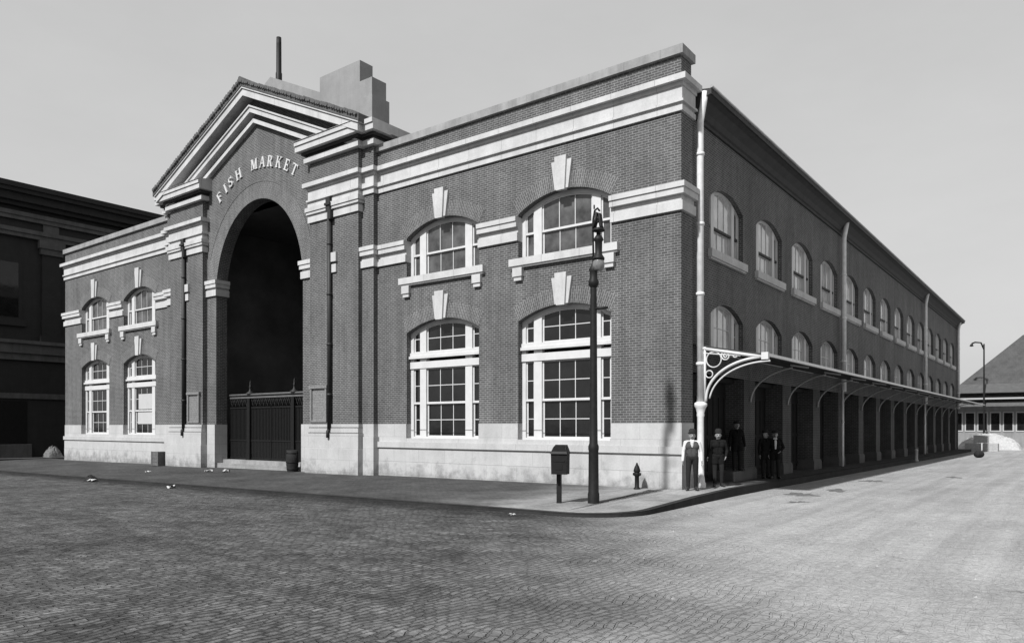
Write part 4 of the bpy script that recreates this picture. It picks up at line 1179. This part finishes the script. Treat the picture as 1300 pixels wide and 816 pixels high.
# loose stones and flat mud on the side street
rr = random.Random(21); mb = MB()
for k in range(2600):
    x = rr.uniform(-3, 16); y = rr.uniform(-16, 40) if rr.random() < .6 else rr.uniform(-9, 6)
    if (x < 1.6 and y > -6.9) or x + .62 * y < -2.5: continue
    r = rr.choice((.008, .012, .016, .022, .03)); z = zs(x, y); a = rr.uniform(0, 6.3)
    q = [(x + r * math.cos(a + 1.571 * i) * rr.uniform(.7, 1.3), y + r * math.sin(a + 1.571 * i) * rr.uniform(.7, 1.3), z) for i in range(4)]
    t_ = (x + rr.uniform(-.3, .3) * r, y + rr.uniform(-.3, .3) * r, z + r * rr.uniform(.5, .9))
    for i in range(4): mb.quad([q[i], q[(i + 1) % 4], t_])
tag(mb.build('loose_gravel', M['gravel']), 'loose small stones scattered over the pale side street', 'gravel', kind='stuff')
for i, (x, y, w_, d_) in enumerate([(2.55, 3.2, 1.1, 1.9), (3.0, 5.6, .9, 1.6), (3.2, 0.6, .5, .9), (2.9, 11.5, .8, 2.0), (5.2, 16.0, .8, 1.5)]):
    mb = MB(); n = 40; ph = [rr.uniform(0, 6.3) for _ in range(4)]
    P = []
    for k in range(n):
        t_ = 6.2832 * k / n; q = .55 + .22 * math.sin(2 * t_ + ph[0]) + .16 * math.sin(5 * t_ + ph[1]) + .10 * math.sin(9 * t_ + ph[2]) + rr.uniform(-.06, .06)
        P.append((w_ * .6 * q * math.cos(t_), d_ * .6 * q * math.sin(t_)))
    for k in range(n):
        a_, b_ = P[k], P[(k + 1) % n]; mb.quad([(0, 0, .012), (a_[0], a_[1], 0), (b_[0], b_[1], 0)])
    tag(mb.build('mud_patch', M['mud'], None, (x, y, zs(x, y) + .005)), kind='structure')

# ------------------------------------------------------------------ people
def cap_mesh(bm, a, b, ra, rb, n=14):
    a, b = Vector(a), Vector(b); d = b - a; ln = d.length
    if ln < 1e-6: d = Vector((0, 0, 1)); ln = 1e-4
    d.normalize(); q = Vector((0, 0, 1)).rotation_difference(d)
    prof = [(-ra, 0)]
    pts = []
    for k in range(7): t = R(-90 + 15 * k); pts.append((ra * math.cos(t), ra * math.sin(t)))
    for k in range(7): t = R(15 * k); pts.append((rb * math.cos(t), ln + rb * math.sin(t)))
    rings = []
    for r, z in pts:
        if r < 1e-6: rings.append([bm.verts.new(a + q @ Vector((0, 0, z)))])
        else: rings.append([bm.verts.new(a + q @ Vector((r * math.cos(2 * math.pi * i / n), r * math.sin(2 * math.pi * i / n), z))) for i in range(n)])
    for A, B in zip(rings[:-1], rings[1:]):
        for i in range(n):
            f = [A[0]] if len(A) == 1 else [A[i], A[(i + 1) % n]]
            g = [B[0]] if len(B) == 1 else [B[(i + 1) % n], B[i]]
            if len(f + g) >= 3: bm.faces.new(f + g)
def person(label, loc, rotz, prims, hat=None, hair=None, scale=1.0, extra=None):
    t = thing('person', label, 'person', loc, rotz); t.scale = (scale,) * 3
    bm = bmesh.new()
    for p in prims: cap_mesh(bm, *p[:4])
    me = bpy.data.meshes.new('tmp'); bm.to_mesh(me); bm.free()
    o = bpy.data.objects.new('tmp', me); COL.objects.link(o)
    md = o.modifiers.new('r', 'REMESH'); md.mode = 'VOXEL'; md.voxel_size = .0085
    sm = o.modifiers.new('s', 'SMOOTH'); sm.factor = .5; sm.iterations = 2
    dg = bpy.context.evaluated_depsgraph_get(); dg.update()
    body = bpy.data.meshes.new_from_object(o.evaluated_get(dg)); bpy.data.objects.remove(o); bpy.data.meshes.remove(me)
    names = sorted({p[4] for p in prims}); body.materials.clear()
    for nme in names: body.materials.append(M[nme])
    nP = len(body.polygons); cen = np.empty(nP * 3); body.polygons.foreach_get('center', cen); cen = cen.reshape(-1, 3)
    best = np.full(nP, 1e9); idx = np.zeros(nP, int)
    for p in prims:
        a, b = np.array(p[0], float), np.array(p[1], float); d = b - a; l2 = max(d @ d, 1e-9)
        tt = np.clip((cen - a) @ d / l2, 0, 1); dist = np.linalg.norm(cen - (a + tt[:, None] * d), axis=1) - (p[2] + (p[3] - p[2]) * tt)
        w = dist < best; best[w] = dist[w]; idx[w] = names.index(p[4])
    body.polygons.foreach_set('material_index', idx.astype(np.int32)); body.polygons.foreach_set('use_smooth', np.ones(nP, bool)); body.update()
    bo = bpy.data.objects.new('body', body); COL.objects.link(bo); bo.parent = t
    if hat:
        hx, hy, hz = hat['at']; mb = MB(); br = hat.get('brim', .14)
        prof_ = [(.0, .0), (br - .02, .0), (br, .018), (br - .004, .024), (.098, .012), (.104, .05), (.098, .10), (.07, .135), (0, .148)]
        if hat.get('cap'): prof_ = [(0, 0), (.105, 0), (.125, .03), (.12, .06), (.08, .085), (0, .09)]
        mb.lathe(prof_, (0, 0, 0), 22)
        if hat.get('cap'): mb.hexa([(-.07, -.16, -.01), (.07, -.16, -.01), (.08, -.08, .01), (-.08, -.08, .01), (-.07, -.16, .0), (.07, -.16, .0), (.08, -.08, .025), (-.08, -.08, .025)])
        h = mb.build('hat', M['felt'], t, (hx, hy, hz)); h.rotation_euler.x = hat.get('tilt', 0)
    return t
def head(P, hx=0, hy=0, hz=0, tw=0):
    c, s = math.cos(tw), math.sin(tw)
    def q(x, y, z): return (hx + x * c - y * s, hy + x * s + y * c, hz + z)
    P += [(q(0, .012, 1.555), q(0, .018, 1.635), .078, .090, 'skin'), (q(0, -.035, 1.525), q(0, -.05, 1.55), .046, .05, 'skin'),
          (q(0, -.085, 1.605), q(0, -.108, 1.572), .012, .018, 'skin'), (q(.086, .012, 1.60), q(.09, .02, 1.57), .017, .014, 'skin'), (q(-.086, .012, 1.60), q(-.09, .02, 1.57), .017, .014, 'skin'),
          (q(.033, -.078, 1.612), q(.036, -.079, 1.612), .011, .011, 'hair'), (q(-.033, -.078, 1.612), q(-.036, -.079, 1.612), .011, .011, 'hair'),
          (q(-.028, -.096, 1.545), q(.028, -.096, 1.545), .010, .010, 'hair'),
          (q(0, .05, 1.59), q(0, .045, 1.665), .078, .074, 'hair'), (q(0, .01, 1.42), q(0, .012, 1.53), .060, .056, 'skin')]
def hand(P, w, d, side, curl=.5):
    """palm, four unequal bent fingers and a thumb; w wrist, d direction of the hand"""
    w, d = Vector(w), Vector(d).normalized(); f = Vector((0, -1, 0)); f = (f - d * f.dot(d)).normalized(); n = d.cross(f).normalized() * side
    p1 = w + d * .085
    for k in (-.022, 0, .022): P.append((w + d * .02 + f * k * .7, p1 + f * k, .017, .016, 'skin'))
    for k, ln in ((-.03, .060), (-.010, .072), (.011, .078), (.031, .068)):
        r0 = p1 + f * k; m1 = r0 + (d + n * curl * .35).normalized() * ln * .55; e = m1 + (d + n * curl * 1.2).normalized() * ln * .5
        P += [(r0, m1, .0105, .0095, 'skin'), (m1, e, .0095, .008, 'skin')]
    b = w + d * .03 + f * .028; m1 = b + (d * .6 + f * .8).normalized() * .04; P += [(b, m1, .014, .0115, 'skin'), (m1, m1 + (d + n * .3).normalized() * .032, .0115, .009, 'skin')]
def limb(P, a, b, c, ra, rb, rc, mat): P += [(a, b, ra, rb, mat), (b, c, rb, rc, mat)]
def foot(P, x, y, yaw=0):
    dx, dy = math.sin(yaw) * .2, -math.cos(yaw) * .2
    P += [((x, y + .04, .055), (x + dx * .6, y + dy * .6, .048), .052, .050, 'leather'), ((x + dx * .5, y + dy * .5, .042), (x + dx, y + dy, .036), .046, .036, 'leather'), ((x, y + .045, .03), (x, y + .03, .09), .036, .046, 'leather')]
def figure(top='cloth_vest', sleeve='shirt', leg='cloth_trouser', legs=((.105, -.01, .02), (-.105, .02, -.02)), armL=None, armR=None, vest=True, coat=False, tw=0, front='shirt'):
    P = []
    head(P, tw=tw)
    P += [((-.155, .01, 1.40), (.155, .01, 1.40), .062, .062, sleeve if vest else top), ((-.085, -.01, 1.28), (.085, -.01, 1.28), .118, .118, top), ((-.06, .0, 1.10), (.06, .0, 1.10), .108, .108, top),
          ((-.10, 0, 1.36), (.10, 0, 1.36), .085, .085, top), ((-.07, .01, .94), (.07, .01, .94), .118, .118, leg if not coat else top), ((.05, .0, 1.28), (.045, .0, 1.04), .116, .108, top), ((-.05, .0, 1.28), (-.045, .0, 1.04), .116, .108, top)]
    # shirt front and collar
    P += [((0, -.100, 1.39), (0, -.124, 1.27), .036, .016, front), ((-.035, -.02, 1.45), (.035, -.02, 1.45), .036, .036, front)]
    for s, (hx, ky, fy) in zip((1, -1), legs):
        hip = (s * .09, 0, .90); knee = (s * abs(hx), ky - .02, .49); ank = (s * abs(hx) * 1.02, fy, .10)
        limb(P, hip, knee, ank, .098, .070, .054, leg); foot(P, s * abs(hx) * 1.02, fy, s * .25)
        if coat: P.append(((s * .075, .01, .95), (s * .09, .0, .74), .112, .105, top))
    for s, arm in ((1, armL), (-1, armR)):
        e, w = arm if arm else ((s * .255, .02, 1.12), (s * .27, -.05, .87))
        limb(P, (s * .19, .01, 1.39), e, w, .062, .050, .038, sleeve)
        d = Vector(w) - Vector(e); hand(P, Vector(w) + d.normalized() * .0, d, s)
    return P
P1 = [((0, -.10, 1.40), (0, -.118, 1.30), .058, .03, 'shirt')] + figure('cloth_vest', 'shirt', 'cloth_trouser', legs=((.10, .0, .03), (.115, -.03, -.06)))
person('man in bowler hat, white shirt sleeves and grey waistcoat standing at the market corner', (.36, -.02, zw(.3, 0) - .005), R(24), P1, hat=dict(at=(0, .012, 1.665), brim=.135, tilt=R(-4)))
P2 = figure('cloth_dark', 'cloth_dark', 'cloth_trouser', front='cloth_dark', vest=False, coat=True, armL=((.27, .03, 1.12), (.20, -.17, .93)), armR=((-.27, .04, 1.13), (-.34, -.10, .93)))
person('man in long dark jacket and bowler hat right of the white iron column', (.46, 1.72, zw(.5, 1.7)), R(30), P2, hat=dict(at=(0, .012, 1.665), brim=.12))
P3 = figure('cloth_dark', 'cloth_dark', 'cloth_trouser', front='cloth_dark', vest=False, coat=True)
person('man in dark coat standing back in the shadowed first doorway under the canopy', (-.20, 5.08, .30), R(40), P3, hat=dict(at=(0, .012, 1.67), cap=True))
P4 = figure('cloth_dark', 'cloth_dark', 'cloth_trouser', vest=False, coat=True, armL=((.30, .05, 1.13), (.17, -.11, 1.0)), armR=((-.27, .05, 1.12), (-.24, -.03, .87)))
P4 += [((0, -.125, 1.38), (0, -.14, 1.10), .042, .03, 'shirt')]
person('man in open black coat with a white shirt front standing under the canopy', (.60, 6.75, zw(.5, 6.7)), R(24), P4, hat=dict(at=(0, .012, 1.665), cap=True))
P5 = figure('cloth_dark', 'cloth_dark', 'cloth_trouser', front='cloth_dark', vest=False, coat=True, tw=.4)
person('man all in black half lost in shadow before the nearest brick pier', (.30, 6.6, zw(.3, 6.6)), R(50), P5, hat=dict(at=(0, .012, 1.665), brim=.12))

# ------------------------------------------------------------------ sky, sun, camera
EL, AZ = R(45), R(0.3)
w = bpy.data.worlds.new('World'); scene.world = w; w.use_nodes = True
nt = w.node_tree; bg = nt.nodes['Background']
sky = nt.nodes.new('ShaderNodeTexSky'); sky.sky_type = 'NISHITA'; sky.sun_disc = False
sky.sun_elevation = EL; sky.sun_rotation = R(180) + AZ; sky.air_density = 1.0; sky.dust_density = 1.5; sky.ozone_density = 1.0
sp = nt.nodes.new('ShaderNodeSeparateColor'); nt.links.new(sky.outputs[0], sp.inputs[0])     # an old blue-sensitive plate records only the blue of the sky
pw = nt.nodes.new('ShaderNodeMath'); pw.operation = 'POWER'; nt.links.new(sp.outputs['Blue'], pw.inputs[0]); pw.inputs[1].default_value = .22
ml = nt.nodes.new('ShaderNodeMath'); ml.operation = 'MULTIPLY'; nt.links.new(pw.outputs[0], ml.inputs[0]); ml.inputs[1].default_value = 1.47
tc = nt.nodes.new('ShaderNodeTexCoord'); hz = nt.nodes.new('ShaderNodeTexNoise'); hz.inputs['Scale'].default_value = 3.5; hz.inputs['Detail'].default_value = 8; hz.inputs['Roughness'].default_value = .62
hm = nt.nodes.new('ShaderNodeMapping'); hm.inputs['Scale'].default_value = (1, 1, 2.6); nt.links.new(tc.outputs['Generated'], hm.inputs['Vector']); nt.links.new(hm.outputs[0], hz.inputs['Vector'])
hr = nt.nodes.new('ShaderNodeMapRange'); hr.inputs['To Min'].default_value = .95; hr.inputs['To Max'].default_value = 1.05; hr.inputs['From Min'].default_value = .2; hr.inputs['From Max'].default_value = .8; nt.links.new(hz.outputs['Fac'], hr.inputs['Value'])
m3 = nt.nodes.new('ShaderNodeMath'); m3.operation = 'MULTIPLY'; nt.links.new(ml.outputs[0], m3.inputs[0]); nt.links.new(hr.outputs[0], m3.inputs[1])
nt.links.new(m3.outputs[0], bg.inputs['Color']); bg.inputs['Strength'].default_value = .15
sl = bpy.data.lights.new('sun', 'SUN'); sl.energy = 3.4; sl.angle = R(2.4); sl.color = (1, 1, 1)
so = bpy.data.objects.new('sun', sl); COL.objects.link(so); so.rotation_euler = (R(90) - EL, 0, -AZ); so.location = (-5, -40, 40)

cam = bpy.data.cameras.new('camera'); co = bpy.data.objects.new('camera', cam); COL.objects.link(co); scene.camera = co
co.location = (9.4176, -20.7108, 1.85); co.rotation_euler = (R(90), 0, R(37.357))
cam.sensor_fit = 'HORIZONTAL'; cam.sensor_width = 36; cam.lens = 945.81 / 1300 * 36
cam.shift_x = (650 - 648) / 1300; cam.shift_y = (541.7 - 408) / 1300
cam.clip_start = .1; cam.clip_end = 3000
vs = scene.view_settings; vs.view_transform = 'Standard'; vs.look = 'None'; vs.exposure = 1.0; vs.gamma = 1
try: vs.use_curve_mapping = False
except Exception: pass
scene.render.resolution_x = 1024; scene.render.resolution_y = 642
